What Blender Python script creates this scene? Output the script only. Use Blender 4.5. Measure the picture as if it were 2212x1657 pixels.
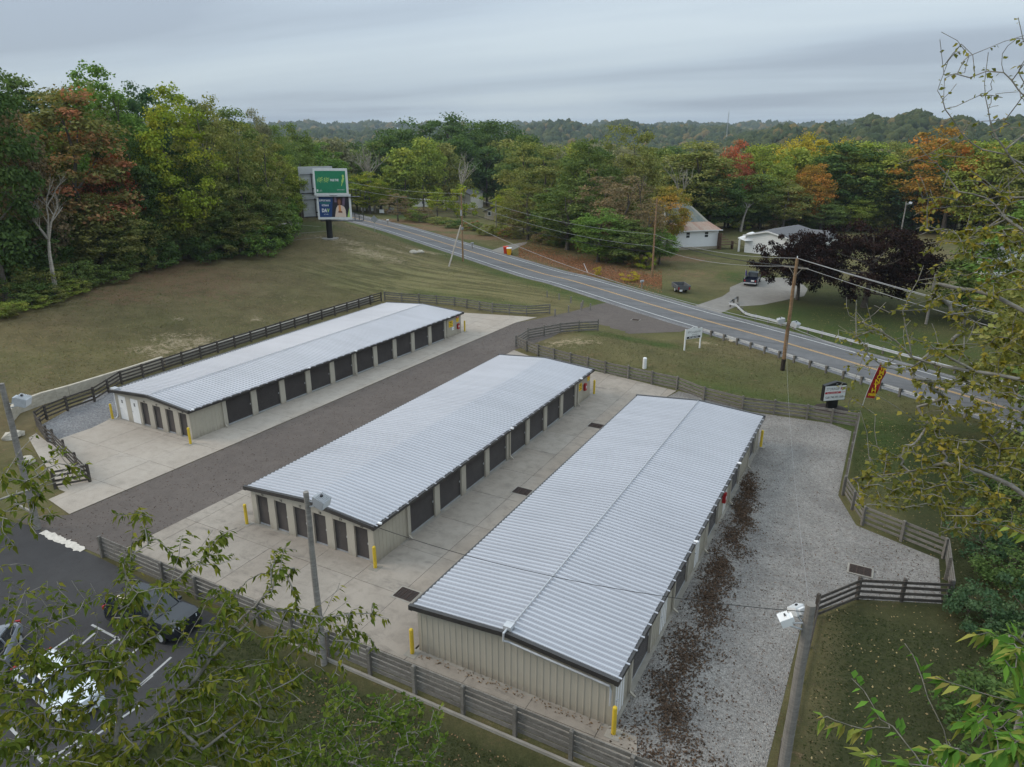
import bpy, math, random
import numpy as np
from mathutils import Vector, Matrix
random.seed(7)
sc = bpy.context.scene
for o in list(bpy.data.objects): bpy.data.objects.remove(o)
R = math.radians
C = bpy.context.scene.collection

# ------------------------------------------------------------------ camera
F, CX, CY, HOR, CAMH, YAW = 1535., 1106., 828.5, 290., 22.3, R(28.1)   # measured on the photograph at 2212 px width
P = math.atan((CY - HOR) / F)
cam = bpy.data.cameras.new('camera'); camo = bpy.data.objects.new('camera', cam); C.objects.link(camo)
camo.location = (0, 0, CAMH); camo.rotation_euler = (math.pi/2 - P, 0, YAW)
cam.sensor_width = 36; cam.lens = 36*F/2212; cam.clip_start = .1; cam.clip_end = 20000
sc.camera = camo
# ------------------------------------------------------------------ sky and sun
SUN_AZ, SUN_EL = (-.93, -.37), R(34)
w = bpy.data.worlds.new('World'); sc.world = w; w.use_nodes = True
nt = w.node_tree; nt.nodes.clear(); N = nt.nodes.new; L = nt.links.new
def wn(t, **k):
    n = N(t)
    for a, b in k.items(): setattr(n, a, b)
    return n
def wmath(op, a, b=None, clamp=False):
    n = wn('ShaderNodeMath', operation=op, use_clamp=clamp)
    for i, v in enumerate((a, b)):
        if v is None: continue
        if isinstance(v, (int, float)): n.inputs[i].default_value = v
        else: L(v, n.inputs[i])
    return n.outputs[0]
out = wn('ShaderNodeOutputWorld')
sky = wn('ShaderNodeTexSky', sky_type='NISHITA', sun_disc=False, sun_elevation=SUN_EL, sun_rotation=math.atan2(SUN_AZ[0], SUN_AZ[1]))
bg1 = wn('ShaderNodeBackground'); bg1.inputs[1].default_value = .07; L(sky.outputs[0], bg1.inputs[0])
tc = wn('ShaderNodeTexCoord'); sep = wn('ShaderNodeSeparateXYZ'); L(tc.outputs['Generated'], sep.inputs[0])
el = wmath('MAXIMUM', sep.outputs[2], 0.0)
den = wmath('ADD', el, .055)
px = wmath('DIVIDE', sep.outputs[0], den); py = wmath('DIVIDE', sep.outputs[1], den)
cmb = wn('ShaderNodeCombineXYZ'); L(px, cmb.inputs[0]); L(py, cmb.inputs[1])
mp = wn('ShaderNodeMapping'); mp.inputs['Rotation'].default_value = (0, 0, R(-22)); mp.inputs['Scale'].default_value = (.13, .30, 1); mp.inputs['Location'].default_value = (3.1, .55, 0)
L(cmb.outputs[0], mp.inputs[0])
n1 = wn('ShaderNodeTexNoise'); n1.inputs['Scale'].default_value = 1.0; n1.inputs['Detail'].default_value = 6; n1.inputs['Roughness'].default_value = .48; n1.inputs['Distortion'].default_value = .35
L(mp.outputs[0], n1.inputs[0])
cr = wn('ShaderNodeValToRGB'); e = cr.color_ramp.elements
e[0].position = .38; e[0].color = (.30, .35, .415, 1)
e[1].position = .62; e[1].color = (.465, .532, .58, 1)
m = e.new(.49); m.color = (.392, .458, .522, 1)
L(n1.outputs[0], cr.inputs[0])
# the cloud sheet brightens towards the zenith, as an overcast sky does
gain = wmath('ADD', 1.0, wmath('MULTIPLY', el, 2.0))
bg2 = wn('ShaderNodeBackground'); L(cr.outputs[0], bg2.inputs[0]); L(gain, bg2.inputs[1])
mx = wn('ShaderNodeMixShader'); mx.inputs[0].default_value = .88
L(bg1.outputs[0], mx.inputs[1]); L(bg2.outputs[0], mx.inputs[2]); L(mx.outputs[0], out.inputs[0])
sun = bpy.data.lights.new('sun', 'SUN'); sun.energy = 1.5; sun.angle = R(26); sun.color = (1, .87, .72)
suno = bpy.data.objects.new('sun', sun); C.objects.link(suno); suno.location = (-40, -40, 80)
sd = Vector((SUN_AZ[0]*math.cos(SUN_EL), SUN_AZ[1]*math.cos(SUN_EL), math.sin(SUN_EL)))
suno.rotation_euler = sd.to_track_quat('Z', 'Y').to_euler()
vs = sc.view_settings; vs.view_transform = 'Standard'; vs.look = 'None'; vs.exposure = .25; vs.gamma = 1
sc.cycles.use_denoising = True; sc.cycles.use_adaptive_sampling = True; sc.cycles.adaptive_threshold = .02
sc.cycles.max_bounces = 6; sc.cycles.diffuse_bounces = 3; sc.cycles.glossy_bounces = 2; sc.cycles.transmission_bounces = 4; sc.cycles.volume_bounces = 0

# ------------------------------------------------------------------ measuring helpers: photo pixel (2212 wide) -> place
_c, _s = math.cos(YAW), math.sin(YAW)
def ray(x, y):
    r = (x - CX)/F; u = -(y - CY)/F
    f = math.cos(P) + u*math.sin(P); z = -math.sin(P) + u*math.cos(P)
    return r*_c - f*_s, r*_s + f*_c, z
def flat(x, y, z=0.):
    a, b, c = ray(x, y); t = (CAMH - z)/-c
    return a*t, b*t
def zat(x, y, X0, Y0):
    a, b, c = ray(x, y)
    return CAMH + c*math.hypot(X0, Y0)/math.hypot(a, b)
def pt(x, y, d):                       # a point d metres from the drone along a sight line
    v = Vector(ray(x, y)).normalized()*d
    return Vector((v.x, v.y, v.z + CAMH))
# road centre line (double yellow) measured on the ground
YEL = [flat(*q) for q in [(1997.4,829.8),(1696.6,741),(1460.8,674.3),(1242,608.4),(1160.4,588),(1003.8,539.4),(857.3,494.3),(759.7,469.5)]]
d0 = Vector(YEL[0]) - Vector(YEL[1]); d0.normalize(); d1 = Vector(YEL[-1]) - Vector(YEL[-3]); d1.normalize()
ext0 = [tuple(Vector(YEL[0]) + d0*k) for k in (120, 70, 35)]
ext1 = []; p_ = Vector(YEL[-1]); dd = d1.copy()
for k in range(5):
    p_ = p_ + dd*28; ext1.append(tuple(p_)); dd.rotate(Matrix.Rotation(R(6), 2))
CTRL = ext0 + YEL + ext1
def catmull(pts, n=8):
    out = []
    for i in range(len(pts)-1):
        p0 = np.array(pts[max(i-1, 0)]); p1 = np.array(pts[i]); p2 = np.array(pts[i+1]); p3 = np.array(pts[min(i+2, len(pts)-1)])
        for t in np.linspace(0, 1, n, endpoint=False):
            out.append(.5*((2*p1) + (-p0+p2)*t + (2*p0-5*p1+4*p2-p3)*t*t + (-p0+3*p1-3*p2+p3)*t**3))
    out.append(np.array(pts[-1])); return np.array(out)
CL = catmull(CTRL)
def road_d(X, Y):                      # signed distance to the centre line, + on the drone's side
    X = np.asarray(X, float); Y = np.asarray(Y, float)
    best = np.full(X.shape, 1e9); sg = np.ones(X.shape)
    q = CL[::4]
    for a, b in zip(q[:-1], q[1:]):
        d = b - a; t = np.clip(((X-a[0])*d[0] + (Y-a[1])*d[1])/(d@d), 0, 1)
        ex = X - a[0] - t*d[0]; ey = Y - a[1] - t*d[1]; dist = np.hypot(ex, ey)
        cr_ = d[0]*ey - d[1]*ex
        k = dist < best; best = np.where(k, dist, best); sg = np.where(k, np.where(cr_ > 0, 1., -1.), sg)
    return best*sg
def ss(a, b, x): t = np.clip((x-a)/(b-a), 0, 1); return t*t*(3-2*t)
_rng = np.random.RandomState(3)
_ph = _rng.uniform(0, 6.28, 40)
def wob(X, Y, s, k=0):                 # smooth cheap noise in -1..1
    return (np.sin(X/s+_ph[k]+1.3*np.sin(Y/s*.7+_ph[k+1])) + np.sin(Y/s*1.1+_ph[k+2]+1.1*np.sin(X/s*.6+_ph[k+3])))/2
def hgt(X, Y):
    X = np.asarray(X, float); Y = np.asarray(Y, float)
    rd = road_d(X, Y)
    dx = np.maximum(0, -64 - X); dy = np.where(X < -40, np.maximum(0, Y - 85), 0)*ss(-40, -50, X)
    s_ = np.hypot(dx, dy)
    h = np.minimum(.105*s_, 7)*ss(5, 26, rd)*(rd > 0)
    h = h + .35*ss(6, 20, s_)*wob(X, Y, 9)*ss(5, 20, rd)*(rd > 0)
    h = h - .5*ss(-25.5, -21, X)*ss(19.2, 18.9, Y)*ss(30, 6, np.abs(X+14))
    h = h - .5*ss(6.5, 14, X)*ss(6, 14, rd)*(rd > 0)
    h = h + .55*ss(64, 67, Y)*ss(-34, -28, X)*ss(12, 18, rd)*(rd > 0)
    r = np.hypot(X, Y)
    fb = ss(4.5, 40, -rd)*(rd < 0)
    h = h + fb*ss(45, 90, -rd)*(.3*wob(X, Y, 14, 4))
    az = np.degrees(np.arctan2(X*_c + Y*_s, -X*_s + Y*_c))
    h = h - np.clip((r-185)*.045, 0, 16)*fb
    far = ss(300, 620, r)
    hh = 34*np.exp(-((r-1150)/340)**2)*ss(9, 26, az)*(1+.13*np.sin(az*.7+1)+.09*np.sin(az*2.3))
    hh = np.maximum(hh, 46*np.exp(-((r-1900)/420)**2)*(.52+.42*np.exp(-((az-3.2)/1.9)**2)+.36*np.exp(-((az-8.3)/2.2)**2)+.2*np.exp(-((az-14)/3.)**2)+.06*np.sin(az*1.7)))
    hh = np.maximum(hh, 52*np.exp(-((r-3100)/600)**2)*(.9+.06*np.sin(az*1.1)+.05*np.sin(az*2.9+1)))
    return h + far*hh*1.25
def at(x, y):                          # pixel -> place on the terrain
    z = 0.
    for _ in range(14):
        X, Y = flat(x, y, z); z = .5*z + .5*float(hgt(X, Y))
    return X, Y
def g3(X, Y, dz=0): return Vector((X, Y, float(hgt(X, Y)) + dz))

# ------------------------------------------------------------------ mesh helpers
class MB:
    def __init__(s): s.v = []; s.f = []; s.m = []
    def add(s, vs, fs, mi=0):
        o = len(s.v); s.v += [tuple(v) for v in vs]; s.f += [tuple(i+o for i in f) for f in fs]; s.m += [mi]*len(fs); return s
    def box(s, x0, x1, y0, y1, z0, z1, mi=0, M=None):
        v = [Vector(p) for p in [(x0,y0,z0),(x1,y0,z0),(x1,y1,z0),(x0,y1,z0),(x0,y0,z1),(x1,y0,z1),(x1,y1,z1),(x0,y1,z1)]]
        if M is not None: v = [M @ q for q in v]
        return s.add(v, [(3,2,1,0),(4,5,6,7),(0,1,5,4),(1,2,6,5),(2,3,7,6),(3,0,4,7)], mi)
    def bar(s, p0, p1, w, h, up=(0,0,1), mi=0):
        p0 = Vector(p0); p1 = Vector(p1); d = (p1-p0); l = d.length; d.normalize(); sd_ = d.cross(Vector(up))
        if sd_.length < 1e-4: sd_ = d.cross(Vector((1,0,0)))
        sd_.normalize(); u = sd_.cross(d)
        v = []
        for q in (p0, p1):
            for a, b in ((-1,-1),(1,-1),(1,1),(-1,1)): v.append(q + sd_*(a*w/2) + u*(b*h/2))
        return s.add(v, [(0,1,2,3),(7,6,5,4),(0,4,5,1),(1,5,6,2),(2,6,7,3),(3,7,4,0)], mi)
    def tube(s, pts, rads, n=8, mi=0, cap=True):
        pts = [Vector(p) for p in pts]; o = len(s.v); k = len(pts)
        if isinstance(rads, (int, float)): rads = [rads]*k
        ref = None
        for i, p in enumerate(pts):
            d = (pts[min(i+1, k-1)] - pts[max(i-1, 0)])
            if d.length < 1e-6: d = Vector((0,0,1))
            d.normalize()
            if ref is None: ref = Vector((1,0,0)) if abs(d.x) < .9 else Vector((0,1,0))
            a = d.cross(ref); a.normalize(); b = d.cross(a); ref = a.cross(d)*-1 if False else ref
            for j in range(n):
                t = 2*math.pi*j/n; s.v.append(tuple(p + (a*math.cos(t) + b*math.sin(t))*rads[i]))
        for i in range(k-1):
            for j in range(n):
                s.f.append((o+i*n+j, o+i*n+(j+1)%n, o+(i+1)*n+(j+1)%n, o+(i+1)*n+j)); s.m.append(mi)
        if cap:
            s.f.append(tuple(o+j for j in range(n))[::-1]); s.m.append(mi)
            s.f.append(tuple(o+(k-1)*n+j for j in range(n))); s.m.append(mi)
        return s
    def prism(s, poly, z0, z1, mi=0, M=None):          # poly of (x, y), counter-clockwise
        n = len(poly); v = [Vector((x, y, z0)) for x, y in poly] + [Vector((x, y, z1)) for x, y in poly]
        if M is not None: v = [M @ q for q in v]
        return s.add(v, [tuple(range(n))[::-1], tuple(range(n, 2*n))] + [(i, (i+1) % n, n+(i+1) % n, n+i) for i in range(n)], mi)
    def lathe(s, prof, n=12, c=(0,0,0), mi=0):         # prof of (r, z)
        o = len(s.v)
        for r, z in prof:
            for j in range(n):
                t = 2*math.pi*j/n; s.v.append((c[0]+r*math.cos(t), c[1]+r*math.sin(t), c[2]+z))
        for i in range(len(prof)-1):
            for j in range(n): s.f.append((o+i*n+j, o+i*n+(j+1)%n, o+(i+1)*n+(j+1)%n, o+(i+1)*n+j)); s.m.append(mi)
        s.f.append(tuple(o+(len(prof)-1)*n+j for j in range(n))); s.m.append(mi)
        return s
    def mesh(s, name, mats, smooth=False):
        me = bpy.data.meshes.new(name); me.from_pydata(s.v, [], s.f)
        for m_ in (mats if isinstance(mats, (list, tuple)) else [mats]): me.materials.append(m_)
        if max(s.m, default=0) > 0: me.polygons.foreach_set('material_index', s.m)
        if smooth: me.polygons.foreach_set('use_smooth', [True]*len(me.polygons))
        me.update(); return me
    def build(s, name, mats, parent=None, world=False, smooth=False, loc=None):
        return obj(name, s.mesh(name, mats, smooth), parent, world, loc)
def obj(name, me, parent=None, world=False, loc=None):
    o = bpy.data.objects.new(name, me); C.objects.link(o)
    if parent is not None:
        o.parent = parent
        if world: o.location = -parent.location
    if loc is not None: o.location = loc
    return o
def tag(o, label, cat, group=None):
    o['label'] = label; o['category'] = cat
    if group: o['group'] = group
    return o
def struct(o): o['kind'] = 'structure'; return o
def thing(name, label, cat, loc=(0,0,0), rz=0, group=None):
    o = bpy.data.objects.new(name, None); C.objects.link(o); o.empty_display_size = .2
    o.location = loc; o.rotation_euler = (0, 0, rz); return tag(o, label, cat, group)
def copy_tree(o, parent=None):
    c = o.copy(); C.objects.link(c); c.parent = parent
    for ch in list(o.children): copy_tree(ch, c)
    return c
def np_mesh(name, v, f, mats, fattr=None, smooth=False):   # numpy verts (n,3), faces (m,k) of one size
    me = bpy.data.meshes.new(name); v = np.asarray(v, np.float32); f = np.asarray(f, np.int32); k = f.shape[1]
    me.vertices.add(len(v)); me.vertices.foreach_set('co', v.ravel())
    me.loops.add(f.size); me.loops.foreach_set('vertex_index', f.ravel())
    me.polygons.add(len(f)); me.polygons.foreach_set('loop_start', np.arange(0, f.size, k, dtype=np.int32))
    if smooth: me.polygons.foreach_set('use_smooth', np.ones(len(f), bool))
    for m_ in (mats if isinstance(mats, (list, tuple)) else [mats]): me.materials.append(m_)
    me.update(calc_edges=True); me.validate()
    for nme, (dom, arr) in (fattr or {}).items():
        a = me.attributes.new(nme, 'FLOAT', dom); a.data.foreach_set('value', np.asarray(arr, np.float32))
    return me
# ------------------------------------------------------------------ materials
class G:                                # tiny node-graph helper
    def __init__(s, name):
        s.mat = bpy.data.materials.new(name); s.mat.use_nodes = True; s.t = s.mat.node_tree; s.t.nodes.clear()
        s.out = s.t.nodes.new('ShaderNodeOutputMaterial')
    def n(s, ty, ins=None, **k):
        n = s.t.nodes.new(ty)
        for a, b in k.items(): setattr(n, a, b)
        for i, v in (ins or {}).items(): s.set(n.inputs[i], v)
        return n
    def set(s, sock, v):
        if isinstance(v, bpy.types.NodeSocket): s.t.links.new(v, sock)
        elif isinstance(v, (tuple, list)) and sock.type == 'RGBA' and len(v) == 3: sock.default_value = (*v, 1)
        else: sock.default_value = v
    def co(s, kind='Object'): return s.n('ShaderNodeTexCoord').outputs[kind]
    def pos(s): return s.n('ShaderNodeNewGeometry').outputs['Position']
    def noise(s, vec, scale, det=4, rough=.55, dist=0): return s.n('ShaderNodeTexNoise', {'Vector': vec, 'Scale': scale, 'Detail': det, 'Roughness': rough, 'Distortion': dist}).outputs[0]
    def vor(s, vec, scale, out='Distance', **k): return s.n('ShaderNodeTexVoronoi', {'Vector': vec, 'Scale': scale}, **k).outputs[out]
    def mapr(s, v, a, b, c=0., d=1.): return s.n('ShaderNodeMapRange', {0: v, 1: a, 2: b, 3: c, 4: d}).outputs[0]
    def mix(s, f, a, b, mode='MIX'):
        n = s.n('ShaderNodeMix', data_type='RGBA', blend_type=mode); s.set(n.inputs[0], f); s.set(n.inputs[6], a); s.set(n.inputs[7], b); return n.outputs[2]
    def math(s, op, a, b=0., clamp=False): return s.n('ShaderNodeMath', {0: a, 1: b}, operation=op, use_clamp=clamp).outputs[0]
    def map(s, vec, sc_=(1,1,1), rot=(0,0,0), loc=(0,0,0)): return s.n('ShaderNodeMapping', {'Vector': vec, 'Scale': sc_, 'Rotation': rot, 'Location': loc}).outputs[0]
    def attr(s, name, ty='GEOMETRY', out='Fac'): return s.n('ShaderNodeAttribute', attribute_name=name, attribute_type=ty).outputs[out]
    def bump(s, h, st=.3, d=.02): return s.n('ShaderNodeBump', {'Height': h, 'Strength': st, 'Distance': d}).outputs[0]
    def fin(s, col, rough=.8, metal=0., nrm=None, spec=.3, **k):
        b = s.n('ShaderNodeBsdfPrincipled', {'Base Color': col, 'Roughness': rough, 'Metallic': metal, 'Specular IOR Level': spec, **k})
        if nrm is not None: s.set(b.inputs['Normal'], nrm)
        s.t.links.new(b.outputs[0], s.out.inputs[0]); return s.mat
def mul(c, k): return tuple(min(1, a*k) for a in c)
def splash(name, col):
    g = G(name); p = g.pos(); z = g.n('ShaderNodeSeparateXYZ', {0: p}).outputs[2]; f = g.noise(g.map(p, (3,3,.8)), 1.2, 5, .7); d = g.noise(p, .7, 4)
    c = g.mix(g.mapr(d, .3, .7), mul(col, .93), mul(col, 1.05)); w_ = g.math('SUBTRACT', g.mapr(f, .3, .8, .2, .75), g.math('MULTIPLY', z, .9), True)
    c = g.mix(w_, c, (.17,.14,.105)); return g.fin(c, .5, 0., None, .3)
def plain(name, col, rough=.7, var=.12, scale=3., metal=0., bump=0., bs=30., spec=.3, dirt=None, dirt_amt=.3):
    g = G(name); co = g.co(); rnd = g.n('ShaderNodeObjectInfo').outputs['Random']
    off = g.n('ShaderNodeVectorMath', {0: co, 1: g.n('ShaderNodeCombineXYZ', {0: g.math('MULTIPLY', rnd, 37.), 1: g.math('MULTIPLY', rnd, 19.)}).outputs[0]}).outputs[0]
    f = g.noise(off, scale, 5)
    c = g.mix(g.mapr(f, .3, .7), mul(col, 1-var), mul(col, 1+var))
    c = g.mix(g.math('MULTIPLY', rnd, var), c, mul(col, .7))
    if dirt: c = g.mix(g.math('MULTIPLY', g.mapr(g.noise(off, scale*.6, 6, .7), .48, .75), dirt_amt), c, dirt)
    nr = g.bump(g.noise(off, bs, 3), bump, .02) if bump else None
    return g.fin(c, rough, metal, nr, spec)
m_white = plain('white_paint', (.72,.72,.71), .5, .05, 2, dirt=(.45,.44,.40))
m_beige = splash('beige_sheet_steel', (.375,.342,.275))
m_beige_trim = splash('beige_trim', (.41,.375,.31))
m_fascia = plain('dark_bronze_trim', (.035,.032,.030), .4, .15, 2, spec=.5, dirt=(.12,.11,.09), dirt_amt=.3)
m_door = plain('dark_brown_roller_steel', (.050,.043,.041), .45, .12, 2, spec=.45, dirt=(.10,.09,.08), dirt_amt=.3)
m_black = plain('black_paint', (.012,.012,.013), .45, .2, 2, spec=.4)
m_dark = plain('dark_joint', (.05,.047,.044), .9)
m_yel = plain('yellow_paint', (.62,.43,.035), .5, .08, 3, dirt=(.35,.27,.06), dirt_amt=.4)
m_red = plain('red_paint', (.33,.02,.022), .4, .1)
m_steel = plain('galvanised_steel', (.50,.51,.52), .45, .1, 4, metal=.3, dirt=(.25,.24,.22))
m_grey = plain('grey_plastic', (.32,.33,.34), .5, .08)
m_conc2 = plain('old_concrete', (.27,.25,.215), .9, .2, 1.2, bump=.3, bs=25, dirt=(.2,.19,.16), dirt_amt=.5)
m_stone = plain('pale_stone', (.42,.38,.31), .9, .2, 2, bump=.5, bs=12)
m_glass = plain('dark_glass', (.02,.024,.028), .08, .1, spec=.6)
m_rubber = plain('black_rubber', (.018,.018,.018), .85)
m_wire = plain('aluminium_wire', (.30,.30,.30), .5, .05)
m_wire_d = plain('black_wire', (.02,.02,.02), .6)
m_grate = plain('rusty_iron', (.055,.036,.028), .75, .3, 8, bump=.3)
m_rust = plain('rusty_steel', (.16,.075,.045), .8, .35, 5, bump=.3)
m_lens = plain('lamp_lens', (.62,.65,.68), .15, .03, spec=.6)
def wood(name, c1, c2, scale=1.):
    g = G(name); co = g.co(); rnd = g.n('ShaderNodeObjectInfo').outputs['Random']
    off = g.n('ShaderNodeVectorMath', {0: co, 1: g.n('ShaderNodeCombineXYZ', {0: g.math('MULTIPLY', rnd, 53.), 1: g.math('MULTIPLY', rnd, 31.), 2: g.math('MULTIPLY', rnd, 17.)}).outputs[0]}).outputs[0]
    f = g.noise(g.map(off, (3.*scale, 3.*scale, 14.*scale)), 1.3, 5, .65)
    c = g.mix(g.mapr(f, .32, .68), c1, c2)
    c = g.mix(g.math('MULTIPLY', rnd, .45), c, mul(c1, .7))
    c = g.mix(g.math('MULTIPLY', g.mapr(g.noise(off, 2.2, 6, .7), .5, .72), .6), c, mul(c1, .45))
    return g.fin(c, .9, 0, g.bump(f, .4, .02), .15)
m_fence = wood('weathered_fence_wood', (.135,.122,.105), (.235,.22,.195))
m_fence_d = wood('dark_fence_wood', (.055,.047,.04), (.12,.105,.09))
m_pole = wood('brown_pole_wood', (.20,.115,.06), (.36,.25,.15), .6)
m_pole_g = wood('grey_pole_wood', (.19,.175,.155), (.32,.30,.27), .6)
m_bark = wood('grey_bark', (.075,.062,.05), (.17,.15,.125), .5)
m_bark_p = wood('pale_bark', (.26,.23,.19), (.46,.42,.36), .5)
m_bark_n = wood('aspen_bark', (.17,.16,.135), (.34,.32,.28), 1.5)
m_deck = wood('brown_deck_wood', (.10,.06,.04), (.2,.13,.09))
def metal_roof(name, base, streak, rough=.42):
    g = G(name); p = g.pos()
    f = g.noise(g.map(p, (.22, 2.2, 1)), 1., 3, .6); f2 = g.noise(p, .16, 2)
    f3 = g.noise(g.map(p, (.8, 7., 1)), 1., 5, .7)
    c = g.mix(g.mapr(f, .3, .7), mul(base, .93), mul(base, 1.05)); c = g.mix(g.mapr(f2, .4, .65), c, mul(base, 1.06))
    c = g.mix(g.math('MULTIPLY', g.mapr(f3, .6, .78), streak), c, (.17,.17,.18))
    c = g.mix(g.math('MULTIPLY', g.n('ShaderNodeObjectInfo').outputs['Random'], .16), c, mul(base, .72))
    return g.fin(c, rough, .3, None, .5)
m_roof = metal_roof('galvalume_roof', (.30,.308,.335), .3); m_roof_o = metal_roof('galvalume_roof_older', (.275,.28,.303), .6); m_rib_lit = metal_roof('galvalume_rib_lit', (.44,.45,.48), .15)  # ribs painted lighter for the light they catch; pans duller with dirt
def leafmat(name, tr=.28):
    g = G(name); c1 = g.n('ShaderNodeObjectInfo').outputs['Color']
    c2 = g.n('ShaderNodeAttribute', attribute_name='c2', attribute_type='OBJECT').outputs['Color']
    v = g.attr('v'); k = g.attr('k')
    c = g.mix(g.mapr(k, .45, .95), c1, c2)
    c = g.mix(v, g.mix(1., c, (.62,.66,.62), 'MULTIPLY'), g.mix(1., c, (1.42,1.36,1.2), 'MULTIPLY'))
    d = g.n('ShaderNodeBsdfDiffuse', {'Color': c}); t = g.n('ShaderNodeBsdfTranslucent', {'Color': g.mix(1., c, (1.25,1.35,.7), 'MULTIPLY')})
    gl = None
    ms = g.n('ShaderNodeMixShader', {0: tr, 1: d.outputs[0], 2: t.outputs[0]})
    if gl: ms = g.n('ShaderNodeMixShader', {0: .05, 1: ms.outputs[0], 2: gl.outputs[0]})
    g.t.links.new(ms.outputs[0], g.out.inputs[0]); return g.mat
m_leaf = leafmat('foliage'); m_leaf_near = leafmat('near_foliage', .34)
# ---- ground
def ground_mat():
    g = G('grass_ground'); p = g.pos()
    big = g.noise(p, .05, 5, .6); mid = g.noise(p, .35, 6, .65); fine = g.noise(p, 3.2, 6, .75); vf = g.noise(p, 14., 4, .8)
    green = g.mix(g.mapr(mid, .3, .7), (.066,.072,.027), (.115,.110,.044))
    dry = g.mix(g.mapr(mid, .35, .7), (.120,.090,.050), (.190,.146,.082))
    dfac = g.math('ADD', g.attr('dry'), g.mapr(big, .35, .75, -.35, .45), True)
    dfac = g.math('ADD', dfac, g.mapr(fine, .3, .75, -.3, .3), True)
    c = g.mix(dfac, green, dry)
    mow = g.noise(g.map(p, (.09,.85,1), (0,0,R(-36))), 1., 4, .6, .6)
    c = g.mix(g.math('MULTIPLY', g.attr('mow'), g.mapr(mow, .42, .62)), c, (.20,.185,.085)); c = g.mix(g.math('MULTIPLY', g.attr('mow'), g.mapr(mow, .52, .36)), c, (.075,.078,.032))
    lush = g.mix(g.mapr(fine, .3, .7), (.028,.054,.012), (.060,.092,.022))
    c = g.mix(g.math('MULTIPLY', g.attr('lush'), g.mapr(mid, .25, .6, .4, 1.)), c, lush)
    brk = g.math('ADD', g.mapr(fine, .25, .75, -.5, .5), g.mapr(g.noise(p, .9, 5, .7, .6), .3, .7, -.5, .5)); e_ = g.math('ADD', g.attr('dirt'), brk); c = g.mix(g.mapr(e_, .45, .95), c, g.mix(vf, (.24,.185,.115), (.40,.33,.225)))
    e2 = g.math('ADD', g.attr('litter'), brk); c = g.mix(g.mapr(e2, .25, 1.05), c, g.mix(g.mapr(vf, .35, .65), (.105,.058,.036), (.25,.145,.092)))
    dk = g.attr('shade'); c = g.mix(dk, c, g.mix(g.mapr(fine, .3, .7), (.016,.023,.009), (.042,.050,.020)))  # tree shade painted into the ground colour
    c = g.mix(g.mapr(vf, .25, .75, 0, 1), g.mix(1., c, (.66,.66,.66), 'MULTIPLY'), g.mix(1., c, (1.3,1.3,1.25), 'MULTIPLY'))
    return g.fin(c, .95, 0, g.bump(g.math('ADD', fine, g.math('MULTIPLY', vf, .5)), .7, .12), .1)
m_ground = ground_mat()
def gravel(name, c1, c2, stain=(.16,.12,.095), amt=.5, s=11.):
    g = G(name); p = g.pos(); cell = g.vor(p, s, 'Color'); d = g.vor(p, s)
    k = g.n('ShaderNodeSeparateColor', {0: cell}).outputs[0]
    big = g.noise(p, .35, 5, .6); mid = g.noise(p, 2.3, 6, .7)
    c = g.mix(k, c1, c2); c = g.mix(g.mapr(big, .35, .7), c, g.mix(1., c, (.72,.72,.73), 'MULTIPLY'))
    c = g.mix(g.math('MULTIPLY', g.mapr(mid, .52, .70), amt), c, stain)
    return g.fin(c, .95, 0, g.bump(g.math('ADD', g.math('MULTIPLY', d, 2.), mid), .8, .05), .15)
m_gravel = gravel('limestone_gravel', (.20,.188,.172), (.345,.325,.297), s=15.)
m_gravel_g = gravel('grey_gravel', (.15,.15,.155), (.30,.295,.29), amt=.25)
def concrete(name, ca, cb, k):
    g = G(name); p = g.pos(); rnd = g.n('ShaderNodeObjectInfo').outputs['Random']
    a = g.noise(p, .25, 5, .6); b = g.noise(p, 1.4, 7, .7, .4); f = g.noise(p, 18., 3, .7)
    st = g.noise(g.map(p, (.5, 1.6, 1), (0,0,.3)), .9, 6, .72, .5)
    c = g.mix(g.mapr(a, .3, .7), ca, cb); c = g.mix(g.math('MULTIPLY', rnd, .28), c, (.33,.31,.275))
    c = g.mix(g.math('MULTIPLY', g.mapr(b, .46, .70), .55*k), c, (.165,.142,.117)); c = g.mix(g.math('MULTIPLY', g.mapr(st, .56, .74), .65*k), c, (.115,.102,.088))
    c = g.mix(g.mapr(f, .2, .8), g.mix(1., c, (.9,.9,.9), 'MULTIPLY'), g.mix(1., c, (1.08,1.08,1.08), 'MULTIPLY'))
    return g.fin(c, .88, 0, g.bump(f, .15, .01), .2)
m_conc = concrete('poured_concrete', (.315,.270,.222), (.385,.338,.285), .55); m_conc_o = concrete('stained_concrete', (.245,.210,.172), (.315,.274,.228), 1.)
def asphalt(name, c, c2, leaf=None, s=26., streak=0.):
    g = G(name); p = g.pos(); a = g.noise(p, .12, 5, .6); b = g.noise(p, 1.1, 6, .65); f = g.noise(p, s, 3, .8)
    col = g.mix(g.mapr(a, .3, .7), c, c2); col = g.mix(g.mapr(b, .35, .75), col, g.mix(1., col, (.78,.78,.78), 'MULTIPLY'))
    col = g.mix(f, g.mix(1., col, (.7,.7,.7), 'MULTIPLY'), g.mix(1., col, (1.3,1.3,1.3), 'MULTIPLY'))
    if streak:
        u = g.noise(g.map(p, (.05, .9, 1), (0,0,R(33))), 1., 4); col = g.mix(g.math('MULTIPLY', g.mapr(u, .5, .7), streak), col, mul(c, .55))
    if leaf:
        v = g.noise(p, 5.5, 5, .75, .8); col = g.mix(g.math('MULTIPLY', g.mapr(v, .57, .66), .75), col, leaf)
    return g.fin(col, .88, 0, g.bump(f, .4, .02), .25)
m_lane = asphalt('worn_lane_asphalt', (.095,.079,.069), (.125,.105,.092), (.055,.038,.030))
m_road = asphalt('road_asphalt', (.118,.118,.121), (.150,.150,.152), None, 22., .8)
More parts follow.
